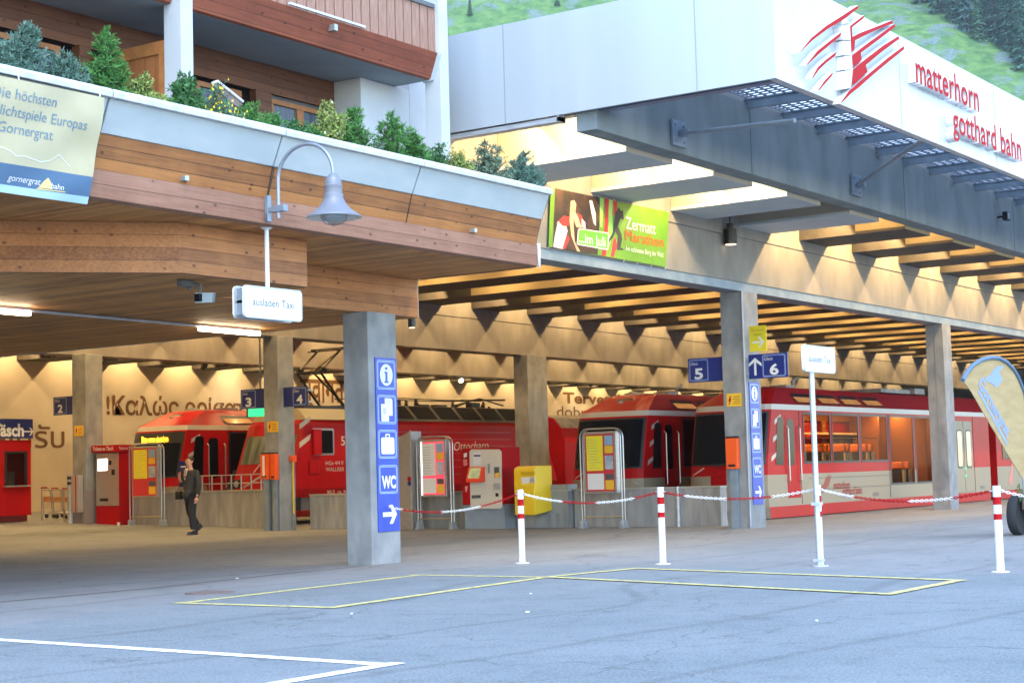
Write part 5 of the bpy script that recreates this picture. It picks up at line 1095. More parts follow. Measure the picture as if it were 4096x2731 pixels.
P = at(*z63(1065, 285), Y=yq-.002); Q = at(*z63(1270, 655), Y=yq-.002); dd = (Q-P); upv = Vector((-dd.z, 0, dd.x)); upv = upv if upv.z > 0 else -upv
b.text('Gornergrat', P+upv.normalized()*.12, Q+upv.normalized()*.12, upv, .30, .03, .3)
fl_([(1062, 282), (1080, 282), (1280, 660), (1262, 655)]); b.build('lettering', mat('flag_blue', (.20, .28, .47), .7), t)
MB().tube([Pf[14]+Vector((0, 0, .1)), (Pf[14].x+.02, yy_, .55)], .03, 8).build('pole', STEELB, t)
ct = thing('flag_cart', (xf_+.5, yf_, 0), 'low wheeled planter cart with dark tyres at the right picture edge', 'cart')
for dx_, dy in ((.0, 0), (1.5, 0), (0, -1.2), (1.5, -1.2)):
    k = MB(); k.lathe([(.0, -.09), (.26, -.09), (.30, -.10), (.40, -.10), (.43, -.06), (.43, .06), (.40, .10), (.30, .10), (.26, .09), (0, .09)], (xf_+dx_, yf_+dy, .43), 28, 'X' if False else 'Y'); k.build('tyre', RUBBER, ct, smooth=40)
MB().box(xf_-.1, xf_+1.6, yf_-1.05, yf_-.15, .55, .80).build('bed', mat('cart_wood', (.12, .08, .05), .8), ct)
b = MB(); rn = random.Random(5)
for i in range(900): c = Vector((xf_+rn.uniform(-.25, 1.5), yf_+rn.uniform(-1.0, -.05), .78+rn.random()**2*.35)); b.blade(c, Vector((rn.gauss(0, 1), rn.gauss(0, 1), rn.gauss(0, 1)+.5)).normalized()*.09, .02, Vector((rn.gauss(0, 1), rn.gauss(0, 1), 1)))
b.build('greenery', LM['dark'], ct)
# ================================================================== TRAINS
ROOFG = mat('roof_equipment_grey', (.16, .15, .14), .6, 0, (.24, .22, .20), 3)
def lvl(z0, lv): return [z0+v for v in lv]
def train(name, Y0, X0, zb, L, label, windows=True, display=None, lit=True, x_win=()):
    """a low-floor coach: its side faces -Y at Y0, its raked cab front faces -X"""
    t = thing(name, (X0+L/2, Y0+1.325, zb), label, 'train', 'red and white regional trains'); yc = Y0+1.325; hw = 1.325
    #       z     half width  front set-back
    RW = [(.03, 1.29, .22), (.38, 1.325, .06), (.85, 1.325, .0), (1.36, 1.325, .0), (1.68, 1.325, .05), (2.5, 1.325, .23), (3.32, 1.325, .44), (3.38, 1.325, .46), (3.55, 1.30, .52), (3.75, 1.15, .95), (4.0, .97, 1.50), (4.12, .86, 1.85), (4.17, .5, 2.2)]
    def fx(i, s): return X0+RW[i][2]+.26*abs(s)**5
    NS = 16; S_ = [-1+2*j/NS for j in range(NS+1)]
    b = MB()
    for i in range(len(RW)-1):
        z = (RW[i][0]+RW[i+1][0])/2; front = 0 if z > .38 else 2
        for j in range(NS):
            sm = (S_[j]+S_[j+1])/2
            k = 3 if 3.38 < z < 3.55 else 4 if z > 3.55 and z > 4.1 else 0
            if z < 1.36: k = 1 if z < 1.36-.34*(1-abs(sm)**1.5) else 0
            b.k = k
            V = [(fx(i, S_[j]), yc+S_[j]*RW[i][1], zb+RW[i][0]), (fx(i, S_[j+1]), yc+S_[j+1]*RW[i][1], zb+RW[i][0]), (fx(i+1, S_[j+1]), yc+S_[j+1]*RW[i+1][1], zb+RW[i+1][0]), (fx(i+1, S_[j]), yc+S_[j]*RW[i+1][1], zb+RW[i+1][0])]
            b.add(V, [(3, 2, 1, 0)])
    # sides: cells along x with window holes
    hole = x_win
    for sd in (-1, 1):
        for i in range(len(RW)-1):
            za, zc = RW[i][0], RW[i+1][0]; zm = (za+zc)/2
            b.k = 3 if 3.38 < zm < 3.55 else 2 if zm < .38 else 1 if zm < 1.36 else 5 if zm > 3.55 else 0
            xs = [None, X0+2.9]+sorted(set([q for h in hole for q in h[:2]]))+[X0+L] if hole else [None, X0+L]
            for a, c in zip(xs[:-1], xs[1:]):
                if a is not None and sd == -1 and any(h[0] <= a+.001 and c <= h[1]+.001 and h[2] <= za+.001 and zc <= h[3]+.001 for h in hole): continue
                A0 = fx(i, sd) if a is None else a; A1 = fx(i+1, sd) if a is None else a
                V = [(A0, yc+sd*RW[i][1], zb+za), (c, yc+sd*RW[i][1], zb+za), (c, yc+sd*RW[i+1][1], zb+zc), (A1, yc+sd*RW[i+1][1], zb+zc)]
                b.add(V, [(0, 1, 2, 3) if sd < 0 else (3, 2, 1, 0)])
    b.k = 5; i = len(RW)-1; b.add([(fx(i, -1), yc-RW[i][1], zb+4.17), (X0+L, yc-RW[i][1], zb+4.17), (X0+L, yc+RW[i][1], zb+4.17), (fx(i, 1), yc+RW[i][1], zb+4.17)], [(0, 1, 2, 3)])
    b.k = 0; b.box(X0+L-.05, X0+L, yc-1.2, yc+1.2, zb+.4, zb+3.9)
    b.build('car_body', [TRED, TBEI, mat('skirt_red', (.42, .02, .02), .35), TSTR, ROOFG, TREDD], t)
    # windscreen with a slim frame, following the raked curved front
    def scr(s0, s1, z0, z1_, off, mt, nm, rows=8, cols=14):
        b = MB()
        def F(s, z):
            for i in range(len(RW)-1):
                if RW[i][0] <= z <= RW[i+1][0]+1e-6:
                    f = (z-RW[i][0])/(RW[i+1][0]-RW[i][0]); return X0+RW[i][2]*(1-f)+RW[i+1][2]*f+.26*abs(s)**5
        b.add([(F(s0+(s1-s0)*i/cols, z0+(z1_-z0)*j/rows)-off, yc+(s0+(s1-s0)*i/cols)*hw, zb+z0+(z1_-z0)*j/rows) for i in range(cols+1) for j in range(rows+1)], [(i*(rows+1)+j, i*(rows+1)+j+1, (i+1)*(rows+1)+j+1, (i+1)*(rows+1)+j) for i in range(cols) for j in range(rows)])
        return b.build(nm, mt, t, smooth=True)
    scr(-.97, .97, 1.68, 3.32, .010, BLACK, 'windscreen_frame'); scr(-.92, .92, 1.74, 3.26 if not display else 2.92, .022, DGLASS, 'windscreen')
    if display:
        b = MB(); xx_ = X0+.33; P = Vector((xx_, yc+.62, zb+2.98)); b.text(display, P, P+Vector((0, -1.35, 0)), UP, .22, .02); o = b.build('destination_text', AMBER, t)
    # wipers, headlight, white flashes
    b = MB()
    for s_ in (-.35, .3): b.tube([(X0-.02, yc+s_, zb+1.62), (X0+.02, yc+s_-.5, zb+1.80)], .02, 6)
    b.build('wiper', BLACK, t)
    b = MB()
    for (s0, z0, s1, z1_) in ((-.9, 1.18, -.25, 1.62), (.9, 1.40, .55, 1.64)):
        b.add([(X0-.012+.2*abs(q[0])**5, yc-q[0]*hw, zb+q[1]) for q in ((s0*-1, z0), (s1*-1, z1_), (s1*-1+.03, z1_-.03), (s0*-1+.04, z0-.01))], [(0, 1, 2, 3)])
    b.build('white_flash', TSTR, t)
    xa_ = X0+1.18; b = MB(); b.prism([(xa_-.12, yc+.42, zb+3.72), (xa_-.12, yc-.42, zb+3.72), (xa_+.28, yc-.36, zb+3.97), (xa_+.28, yc+.22, zb+3.97)], (-.03, 0, .02)); hl = b.build('headlight', BLACK, t, recalc=True)
    b = MB(); b.lathe([(0, -.03), (.07, -.03), (.085, 0)], (xa_-.02, yc-.05, zb+3.85), 12, 'X'); b.build('lens', mat('headlight_lens', (.5, .5, .5), .15, .3), hl)
    ys = Y0-.012
    # white flashes and cab windows on the side
    b = MB()
    for z in (3.0, 2.45, 1.86): b.add([(X0+.55+(z-1.8)*.28+dx_, Y0-.008, zb+z+dz) for dx_, dz in ((-.02, -.10), (.42, .10), (.46, .24), (.02, .06))], [(0, 1, 2, 3)])
    b.build('side_flash', TSTR, t)
    b = MB(); b.add([(X0+x, ys, zb+z) for x, z in ((.85, 1.66), (1.45, 1.66), (1.52, 3.08), (1.44, 3.15), (1.18, 3.15), (1.08, 3.08))], [(0, 1, 2, 3, 4, 5)]); b.build('cab_window', DGLASS, t)
    b = MB(); b.add([(p, ys, q) for p, q in rrect(X0+2.0, zb+2.36, .50, 1.46, .14)], [tuple(range(24))]); dr = MB().box(X0+1.66, X0+2.62, Y0-.006, Y0, zb+.62, zb+3.2).build('cab_door', TRED, t); b.build('door_window', DGLASS, dr)
    b = MB()
    for x in (1.70, 2.56): b.tube([(X0+x, Y0-.01, zb+1.1), (X0+x, Y0-.08, zb+1.16), (X0+x, Y0-.08, zb+2.8), (X0+x, Y0-.01, zb+2.88)], .022, 6)
    b.build('grab_rail', CHROME, t)
    if windows:
        for (xa, xb, za, zc) in x_win:
            b = MB(); e = .07
            for (p, q, r_, s_) in ((xa, xb, za, za+e), (xa, xb, zc-e, zc), (xa, xa+e, za+e, zc-e), (xb-e, xb, za+e, zc-e)): b.box(p, q, ys, ys+.03, zb+r_, zb+s_)
            wf = b.build('window_frame', BLACK, t); MB().box(xa+e, xb-e, ys+.012, ys+.014, zb+za+e, zb+zc-e).build('pane', GLASS if lit else DGLASS, wf)
    # roof windows on the sloping roof edge
    for k in range(4 if lit else 3):
        xa = X0+2.62+1.87*k; xb = xa+1.72; f = lambda q: (Y0+.025+(q-3.55)*.75-.0, q)
        P = [(xa+.06, *f(3.60)), (xb-.06, *f(3.60)), (xb-.10-.05, *f(3.93)), (xa+.02, *f(3.93))]; V = [(p[0], p[1]-.02, zb+p[2]) for p in P]
        rw = MB().add(V, [(0, 1, 2, 3)]).build('roof_window', BLACK, t)
        cx_ = sum(v[0] for v in V)/4; V2 = [(v[0]+(.09 if v[0] < cx_ else -.09), v[1]-.012, v[2]+(.045 if j < 2 else -.04)) for j, v in enumerate(V)]
        MB().add(V2, [(0, 1, 2, 3)]).build('roof_pane', mat('painted_amber_glow', (.20, .09, .03), .15, 0, (.34, .17, .06), 1.2, emit=(.5, .2, .06), estr=.12), rw)  # amber reflection painted into the pane colour, with a faint added glow
    b = MB(); b.lathe([(.3, 4.15), (.32, 4.2), (.1, 4.27), (0, 4.27)], (X0+2.6, yc+.3, zb), 14); b.box(X0+3.6, X0+4.2, yc-.5, yc+.1, zb+4.16, zb+4.26); b.tube([(X0+4.6, yc-.3, zb+4.15), (X0+4.5, yc-.3, zb+4.4), (X0+4.9, yc-.3, zb+4.52)], .05, 6); b.build('roof_fitting', ROOFG, t)
    return t
wins = [(49.88, 52.02, 1.68, 3.32), (52.12, 54.36, 1.68, 3.32), (54.50, 56.90, 1.68, 3.32), (57.12, 59.42, .85, 3.32), (59.56, 61.6, .85, 3.32)]
T6 = train('regional_train', 22.85, 46.93, 0, 20.8, 'red and white train with lit orange interior at platform 6', True, None, True, wins)
# interior of the lit coach
b = MB(); b.box(49.5, 63, 22.95, 25.3, .62, .66); b.build('floor', mat('coach_floor', (.12, .10, .09), .7), T6)
b = MB(); b.box(49.5, 63, 25.26, 25.32, .66, 1.62); b.box(49.5, 63, 25.26, 25.32, 3.2, 3.5); [b.box(x, x+.35, 25.26, 25.32, 1.62, 3.2) for x in (49.5, 52.0, 54.3, 56.8, 59.4, 62)]; b.box(49.5, 49.56, 23, 25.3, .66, 3.45); b.box(62.9, 63, 23, 25.3, .66, 3.45); b.build('inner_lining', TRIMO, T6)
b = MB(); b.box(49.5, 63, 22.98, 25.3, 3.45, 3.5); b.build('inner_ceiling', mat('coach_ceiling', (.6, .40, .2), .6), T6)
b = MB(); b.box(50, 62.5, 23.9, 24.2, 3.40, 3.43); b.build('ceiling_lamp', TRAINLAMP, T6)
b = MB(); b.tube([(49.9, 25.0, 2.75), (62.5, 25.0, 2.75)], .03, 6); b.box(49.9, 62.5, 24.9, 25.25, 2.70, 2.73); b.tube([(49.9, 23.2, 2.52), (56.9, 23.2, 2.52)], .02, 6); b.build('luggage_rack', mat('rack_metal', (.55, .45, .3), .4, .5), T6)
def seat(x, y, z, face, nm='seat'):
    b = MB(); b.box(x-.08*face, x+.04*face, y-.40, y+.40, z+.42, z+1.10); b.box(x, x+.5*face, y-.42, y+.42, z+.35, z+.48); s_ = b.build('seat', SEATD, T6, bevel=.02)
    b = MB(); b.box(x-.10*face, x+.07*face, y-.42, y+.42, z+1.10, z+1.36); b.build('headrest', SEATO, s_, bevel=.05)
    b = MB()
    for dy in (-.47, .40): b.box(x-.1*face, x+.10*face, y+dy, y+dy+.07, z+.5, z+1.08)
    b.build('seat_shell', SEATC, s_, bevel=.015)
for x, f in ((50.4, 1), (51.9, -1), (52.3, 1), (53.7, -1), (54.1, 1), (55.6, -1), (56.1, 1)):
    for y in (23.5, 24.75): seat(x, y, .95, f)
b = MB(); b.box(57.3, 59.3, 25.24, 25.259, 1.0, 2.75); b.box(59.5, 60.9, 25.24, 25.259, 1.0, 2.75); b.build('far_window', mat('far_window_view', (.05, .07, .07), .3, 0, (.16, .17, .15), 1.5, (2, 2, .5)), T6)
b = MB(); b.box(59.42, 59.56, 24.2, 25.2, .66, 3.4); b.box(60.9, 61.0, 22.95, 25.2, .66, 3.4); b.build('partition_wall', TRIMO, T6)
for x, f in ((57.5, 1), (58.9, -1), (59.5, 1), (61.1, -1)):
    for y in (23.5, 24.75): seat(x, y, .30, f)
# doors, emblem, gangway of the lit coach
for xa in (63.72, 64.72):
    dr = MB().box(xa, xa+.94, 22.83, 22.85, .45, 3.18).build('door', TBEI, T6); b = MB(); b.add([(p, 22.825, q) for p, q in rrect(xa+.5, 2.1, .62, 1.5, .12)], [tuple(range(24))]); wf = b.build('door_frame', BLACK, dr); b = MB(); b.add([(p, 22.82, q) for p, q in rrect(xa+.5, 2.1, .50, 1.38, .10)], [tuple(range(24))]); b.build('door_pane', mat('painted_door_reflection', (.30, .25, .17), .1, 0, (.45, .38, .25), 2), dr)  # pane colour is a painted reflection
b = MB()
for z in (1.33, 1.05): b.tube([(64.70, 22.82, z), (64.70, 22.80, z)], .05, 8)
b.build('door_button', GREENL, T6)
b = MB()
c = at(*z62(1165, 1075), Y=22.84)
for k in range(7):
    x = c.x-.42+.13*k; z = c.z-.30+.055*k; l_ = .50 if k in (2, 3, 4) else .36
    b.add([(x, 22.843, z), (x+.035, 22.843, z-.01), (x+.035+l_*.75, 22.843, z+l_), (x+l_*.75, 22.843, z+l_)], [(0, 1, 2, 3)])
P = at(*z63(62, 968), Y=22.84); Q = at(*z63(175, 962), Y=22.84); Q.z = P.z; b.text('matterhorn', P, Q, UP, .26, .0); P = at(*z63(125, 1008), Y=22.84); Q = at(*z63(258, 1000), Y=22.84); Q.z = P.z; b.text('gotthard bahn', P, Q, UP, .26, .0); b.build('emblem', REDL, T6)
b = MB()
for x in (49.62, 57.0, 61.9, 63.55, 65.85): b.box(x-.012, x+.012, 22.838, 22.85, .42, 3.36)
for z in (.84, 1.2): b.box(50.2, 57.0, 22.84, 22.85, z, z+.012)
b.build('panel_seam', mat('seam_dark_brown', (.12, .05, .04), .6), T6)  # seams drawn as thin dark brown strips
b = MB()
for x in (50.6, 53.2, 55.4, 62.6, 66.4): b.box(x, x+.5, 22.838, 22.85, .5, .62)
b.build('vent', mat('vent_grey', (.18, .16, .13), .6), T6)
MB().box(67.73, 68.5, 23.2, 25.1, .5, 3.7).build('gangway', BLACK, T6)
MB().box(46.9, 48.0, 23.2, 25.2, -.0, .3).build('bogie_cover', BLACK, T6)
b = MB(); b.box(58.6, 62.5, 22.84, 22.86, 3.0, 3.02); b.k = 0
b = MB(); b.box(60.3, 61.3, 23.05, 25.0, 4.16, 4.36); b.box(57.4, 60.2, 23.2, 24.8, 4.16, 4.30); b.build('roof_unit', ROOFG, T6)
# second coach of platform 6
t = thing('coach', (78, 24.17, 0), 'second red and white coach coupled behind the lit train, partly behind the beach flag', 'train')
b = MB(); prof = [(.03, 1.29, 2), (.38, 1.325, 1), (1.36, 1.325, 0), (3.38, 1.325, 3), (3.55, 1.30, 5), (4.0, .97, 5), (4.17, .5, 5)]
for (za, wa, k), (zc, wc, _) in zip(prof[:-1], prof[1:]):
    for sd in (-1, 1):
        b.k = k; V = [(68.6, 24.175+sd*wa, za), (92, 24.175+sd*wa, za), (92, 24.175+sd*wc, zc), (68.6, 24.175+sd*wc, zc)]; b.add(V, [(0, 1, 2, 3) if sd < 0 else (3, 2, 1, 0)])
b.k = 0; b.box(68.6, 68.7, 22.86, 25.49, .4, 3.55); b.k = 5; b.box(68.6, 92, 23.6, 24.8, 4.0, 4.18); b.build('car_body', [TRED, TBEI, MATS['skirt_red'], TSTR, ROOFG, TREDD], t)
for k in range(6): MB().box(69.3+3*k, 71.9+3*k, 22.83, 22.85, 1.66, 3.2).build('window', DGLASS, t)
c = at(*z63(1305, 880), Y=22.84); b = MB(); b.add([(c.x+p, 22.842, c.z+q) for p, q in ((-.5, -.2), (.1, .6), (.2, .6), (0, -.4))], [(0, 1, 2, 3)]); b.build('emblem', mat('pale_red_print', (.55, .2, .16), .5), t)
w5 = [(47.2+2.75+2.1*k, 47.2+4.7+2.1*k, 1.68, 3.32) for k in range(6)]
T5 = train('regional_train', 27.26, 47.0, 0, 19, 'red and white train behind the timetable board at platform 5', True, None, False, w5)
w3 = [(43.0+2.75+2.1*k, 43.0+4.7+2.1*k, 1.68, 3.32) for k in range(6)]
T3 = train('regional_train', 44.0, 42.95, .14, 17, 'red train at platform 3 with a lit amber destination display', True, 'Bitte vorne einsteigen', False, w3)
# ------------------------------------------------------------------ the locomotive
Yl = 39.2; wl_ = 2.65; zl = .1
lo = thing('locomotive', (52, Yl+1.32, 0), 'red electric locomotive with raised pantograph behind the columns at platform 4', 'locomotive')
b = MB()
def ring(x, zt, inset): return [(x, Yl+inset, zl+.9), (x, Yl, zl+1.1), (x, Yl, zl+3.45), (x, Yl+.12, zl+3.60), (x, Yl+wl_-.12, zl+3.60), (x, Yl+wl_, zl+3.45), (x, Yl+wl_, zl+1.1), (x, Yl+wl_-inset, zl+.9)]
RG = [ring(44.62, 0, .12), ring(59.6, 0, .12)]
FRt = [(43.60, .9), (43.45, 1.2), (43.85, 2.05), (44.45, 3.45), (44.62, 3.60)]
def face(xo, sg_):
    rows = [[(xo+sg_*(x-44.62)+.12*sg_*abs(s)**4*1.0, Yl+wl_/2+s*(wl_/2-(.12 if z in (.9, 3.6) else 0)), zl+z) for s in (-1, -.7, -.35, 0, .35, .7, 1)] for x, z in FRt]
    V = [p for r_ in rows for p in r_]; b.add(V, [(i*7+j, i*7+j+1, (i+1)*7+j+1, (i+1)*7+j)[::(-1 if sg_ > 0 else 1)] for i in range(4) for j in range(6)])
    return rows
b.k = 0; r1 = face(44.62, 1); r2 = face(59.6, -1)
for sd, jj in ((-1, 0), (1, 6)):
    for i in range(4):
        V = [r1[i][jj], r2[i][jj], r2[i+1][jj], r1[i+1][jj]]; b.add(V, [(0, 1, 2, 3) if sd < 0 else (3, 2, 1, 0)])
b.add([r1[4][0], r2[4][0], r2[4][6], r1[4][6]], [(0, 1, 2, 3)])
b.build('loco_body', LRED, lo, recalc=True)
b = MB()
for k in range(7): z = zl+1.55+.27*k; b.box(48.9, 57.2, Yl-.012, Yl, z, z+.05)
b.build('side_rib', mat('rib_dark_red', (.32, .008, .01), .35), lo)
b = MB(); b.box(44.5, 59.7, Yl+.2, Yl+wl_-.2, zl+.45, zl+.95); b.build('underframe', mat('underframe_grey', (.11, .11, .12), .7), lo)
b = MB()
for x in (46.0, 48.4, 55.8, 58.2): b.lathe([(0, -.05), (.42, -.05), (.42, .05), (0, .05)], (x, Yl+.3, zl+.42), 20, 'Y')
b.build('wheel', BLACK, lo)
# cream cab roof, grey sloping grilles, roof gear
b = MB()
for x0, x1 in ((44.7, 47.9),): b.prism([(x0, Yl+.05, zl+3.61), (x0, Yl+.45, zl+4.02), (x0, Yl+wl_-.45, zl+4.02), (x0, Yl+wl_-.05, zl+3.61)], (x1-x0, 0, 0))
b.build('cab_roof', mat('cab_roof_cream', (.50, .43, .28), .5), lo, recalc=True)
b = MB(); b.prism([(47.95, Yl+.05, zl+3.61), (47.95, Yl+.62, zl+4.22), (47.95, Yl+wl_-.62, zl+4.22), (47.95, Yl+wl_-.05, zl+3.61)], (10.6, 0, 0)); b.build('roof_hood', mat('hood_frame', (.15, .125, .09), .7), lo, recalc=True)
for k in range(7):
    x0 = 48.1+1.48*k; P = [(x0+.08, .12, 3.68), (x0+1.36, .12, 3.68), (x0+1.36, .57, 4.16), (x0+.08, .57, 4.16)]; V = [(p[0], Yl+p[1]-.03, zl+p[2]+.02) for p in P]
    MB().prism(V, (0, .02, .02)).build('roof_grille', mat('grille_dark', (.012, .011, .010), .9, 0, (.02, .018, .016), 20, spec=.1), lo, recalc=True)
b = MB(); rn = random.Random(2)
for k in range(22):
    x = 48.3+rn.uniform(0, 9.6); y = Yl+rn.uniform(.7, 1.9); h = rn.uniform(.1, .36)
    if k % 3: b.lathe([(0, 4.2), (.06, 4.2), (.09, 4.2+h*.3), (.05, 4.2+h*.4), (.09, 4.2+h*.6), (.05, 4.2+h*.7), (.06, 4.2+h), (0, 4.2+h)], (x, y, zl), 8)
    else: b.box(x-.25, x+.35, y-.15, y+.15, zl+4.2, zl+4.2+h)
for y in (Yl+.9, Yl+1.7): b.tube([(48.2, y, zl+4.48), (51, y, zl+4.52), (54, y, zl+4.5), (57.6, y, zl+4.58)], .022, 6)
b.tube([(55.2, Yl+1.2, zl+4.3), (56.2, Yl+1.2, zl+4.55), (58.6, Yl+1.2, zl+4.62)], .04, 6); b.tube([(55.3, Yl+1.5, zl+4.32), (57.2, Yl+1.5, zl+4.66), (58.9, Yl+1.5, zl+4.40)], .035, 6)
b.build('roof_gear', BLACK, lo)
def P2(x, y): q = at(*z2(x, y), Y=Yl+1.3); return Vector((q.x, 0, q.z))
b = MB(); A_ = P2(1420, 170); Kn = P2(1640, 450); top = P2(1600, -25); base = P2(1560, 470)
for dy in (.75, 1.85): o_ = Vector((0, Yl+dy, 0)); b.tube([P2(1640, 470)+o_, P2(1440, 175)+o_*1, P2(1600, 0)+o_], .05, 6); b.tube([P2(1440, 150)+o_, P2(1480, 165)+o_], .09, 8)
o_ = Vector((0, Yl+1.3, 0)); b.tube([P2(1440, 175)+Vector((0, Yl+.75, 0)), P2(1440, 175)+Vector((0, Yl+1.85, 0))], .05, 6); b.tube([P2(1605, -10)+Vector((0, Yl+.4, 0)), P2(1605, -10)+Vector((0, Yl+2.2, 0))], .04, 6); b.tube([P2(1580, 5)+Vector((0, Yl+.4, 0)), P2(1580, 5)+Vector((0, Yl+2.2, 0))], .03, 6)
b.tube([P2(1470, 170)+o_, P2(1720, 430)+o_], .035, 6); b.tube([P2(1500, 150)+o_, P2(1700, -10)+o_], .02, 6)
b.box(45.2, 48.2, Yl+.6, Yl+2.0, zl+4.0, zl+4.14)
b.build('pantograph', BLACK, lo)
b = MB(); b.tube([P2(1470, 165)+o_, P2(1720, -30)+o_], .022, 6); b.build('pantograph_rod', mat('brass_rod', (.5, .38, .15), .4, .6), lo)
# windows, white flashes, numbers, lettering
def px2(x, y): return at(*z2(x, y), Y=Yl-.02)
wa = px2(1466, 612); wb = px2(1690, 822); b = MB()
xe2 = at(*z3(66, 650), Y=Yl-.02).x; P = rrect((wa.x+xe2)/2, (wa.z+wb.z)/2, xe2-wa.x, wa.z-wb.z, .08); b.add([(p, Yl-.012, q) for p, q in P], [tuple(range(24))]); wf = b.build('window_frame', CHROME, lo)
b = MB(); xl_ = wa.x+.42; P = rrect((xl_+xe2-.08)/2, (wa.z+wb.z)/2, xe2-.08-xl_, wa.z-wb.z-.14, .06); b.add([(p, Yl-.018, q) for p, q in P], [tuple(range(24))]); b.build('pane', DGLASS, wf)
MB().box(wa.x-.02, wa.x+.38, Yl-.14, Yl-.02, wb.z+.02, wa.z-.03).build('mirror_cover', LRED, lo, bevel=.02)
MB().box(58.4, 59.2, Yl-.014, Yl-.004, 2.4, 3.3).build('window_frame', BLACK, lo); MB().box(59.0, 59.14, Yl-.22, Yl-.1, 2.2, 3.45).build('mirror_cover', BLACK, lo)
b = MB()
for (x, y) in ((1370, 595), (1370, 740)): q = px2(x, y); b.add([(q.x+p, Yl-.01, q.z+r_) for p, r_ in ((0, -.12), (.55, .18), (.6, .38), (0, .08))], [(0, 1, 2, 3)])
b.build('white_flash', TSTR, lo)
q = px2(1475, 912); MB().box(q.x-.22, q.x+.3, Yl-.06, Yl-.01, q.z-.25, q.z+.2).build('hatch', LRED, lo, bevel=.02)
b = MB(); P = at(*z3(112, 662), Y=Yl-.02); b.text('5', P, P+Vector((.22, 0, 0)), UP, .32, .02); P = at(*z3(5, 800), Y=Yl-.02); b.text('HGe 4/4 II', P, P+Vector((.95, 0, 0)), UP, .14); P = P-UP*.22; b.text('WALLISER', P, P+Vector((1.0, 0, 0)), UP, .14)
P = at(*z3(15, 1000), Y=Yl-.02); b.text('90.5  m. fr.', P, P+Vector((1.1, 0, 0)), UP, .12)
P = at(*z3(900, 700), Y=Yl-.02); Q = at(*z3(1140, 690), Y=Yl-.02); b.text('Ottocharo', P, Q, UP, .34, .0, .25)
P = at(*z3(1315, 805), Y=Yl-.02); b.text('m', P, P+Vector((.42, 0, 0)), UP, .34, 0, .3); b.build('lettering', mat('faded_white_print', (.60, .50, .45), .5), lo)
# front of the locomotive: windscreen, headlight, lifting lever
def lf(s, z, off=.02):
    for (xa, za), (xc, zc) in zip(FRt[:-1], FRt[1:]):
        if za <= z <= zc: f = (z-za)/(zc-za); return Vector((xa*(1-f)+xc*f+.12*abs(s)**4-off, Yl+wl_/2+s*wl_/2, zl+z))
b = MB(); g_ = [[lf(-.88+1.76*i/10, 2.10+.98*j/4) for j in range(5)] for i in range(11)]; b.add([p for r_ in g_ for p in r_], [(i*5+j, i*5+j+1, (i+1)*5+j+1, (i+1)*5+j) for i in range(10) for j in range(4)]); b.build('windscreen', mat('painted_windscreen_reflection', (.08, .09, .07), .06, 0, (.20, .22, .16), 1.5, (.3, 3, .5)), lo, smooth=True)  # pale patches in the glass colour are painted reflections
for s in (.78, -.78): c = lf(s, 1.42, .03); k = MB(); k.box(c.x-.05, c.x+.1, c.y-.22, c.y+.22, c.z-.16, c.z+.16); h_ = k.build('headlight', BLACK, lo, bevel=.02); k = MB(); k.lathe([(0, -.02), (.11, -.02), (.13, .02)], (c.x-.05, c.y-.05, c.z), 14, 'X'); k.build('lens', mat('headlight_lens', (.5, .5, .5), .15, .3), h_)
b = MB(); b.tube([lf(-.9, 2.0, .1), lf(-.25, 1.7, .25), lf(.25, 1.3, .3)], .035, 6); b.tube([lf(.2, 1.8, .1), lf(.0, 2.2, .1)], .02, 6); b.build('lever', TSTR, lo)
b = MB(); b.box(43.2, 43.5, Yl+.3, Yl+wl_-.3, zl+.5, zl+.75); b.tube([lf(.95, 1.9, .12), lf(1.0, 1.2, .2), (43.2, Yl+wl_+.1, .6)], .04, 6); b.build('buffer_beam', BLACK, lo)
# coach behind the locomotive
t = thing('coach', (66, Yl+1.3, 0), 'red coach with a rounded end coupled behind the locomotive, between column and train', 'train')
b = MB(); P = [(Yl-.05, .5), (Yl-.08, 2.9), (Yl+.1, 3.5), (Yl+.5, 3.95), (Yl+1.3, 4.12), (Yl+2.1, 3.95), (Yl+2.6, 3.5), (Yl+2.75, 2.9), (Yl+2.7, .5)]; b.prism([(61.2, y, z) for y, z in P], (16, 0, 0)); b.build('car_body', LRED, t, recalc=True)
b = MB(); b.box(61.18, 61.2, Yl+.9, Yl+1.75, .8, 3.1); b.build('end_door', mat('rib_dark_red', (.3, .01, .01), .4), t); MB().prism([(61.3, y, z+.03) for y, z in P[2:7]], (15.5, 0, 0)).build('roof', ROOFG, t, recalc=True)
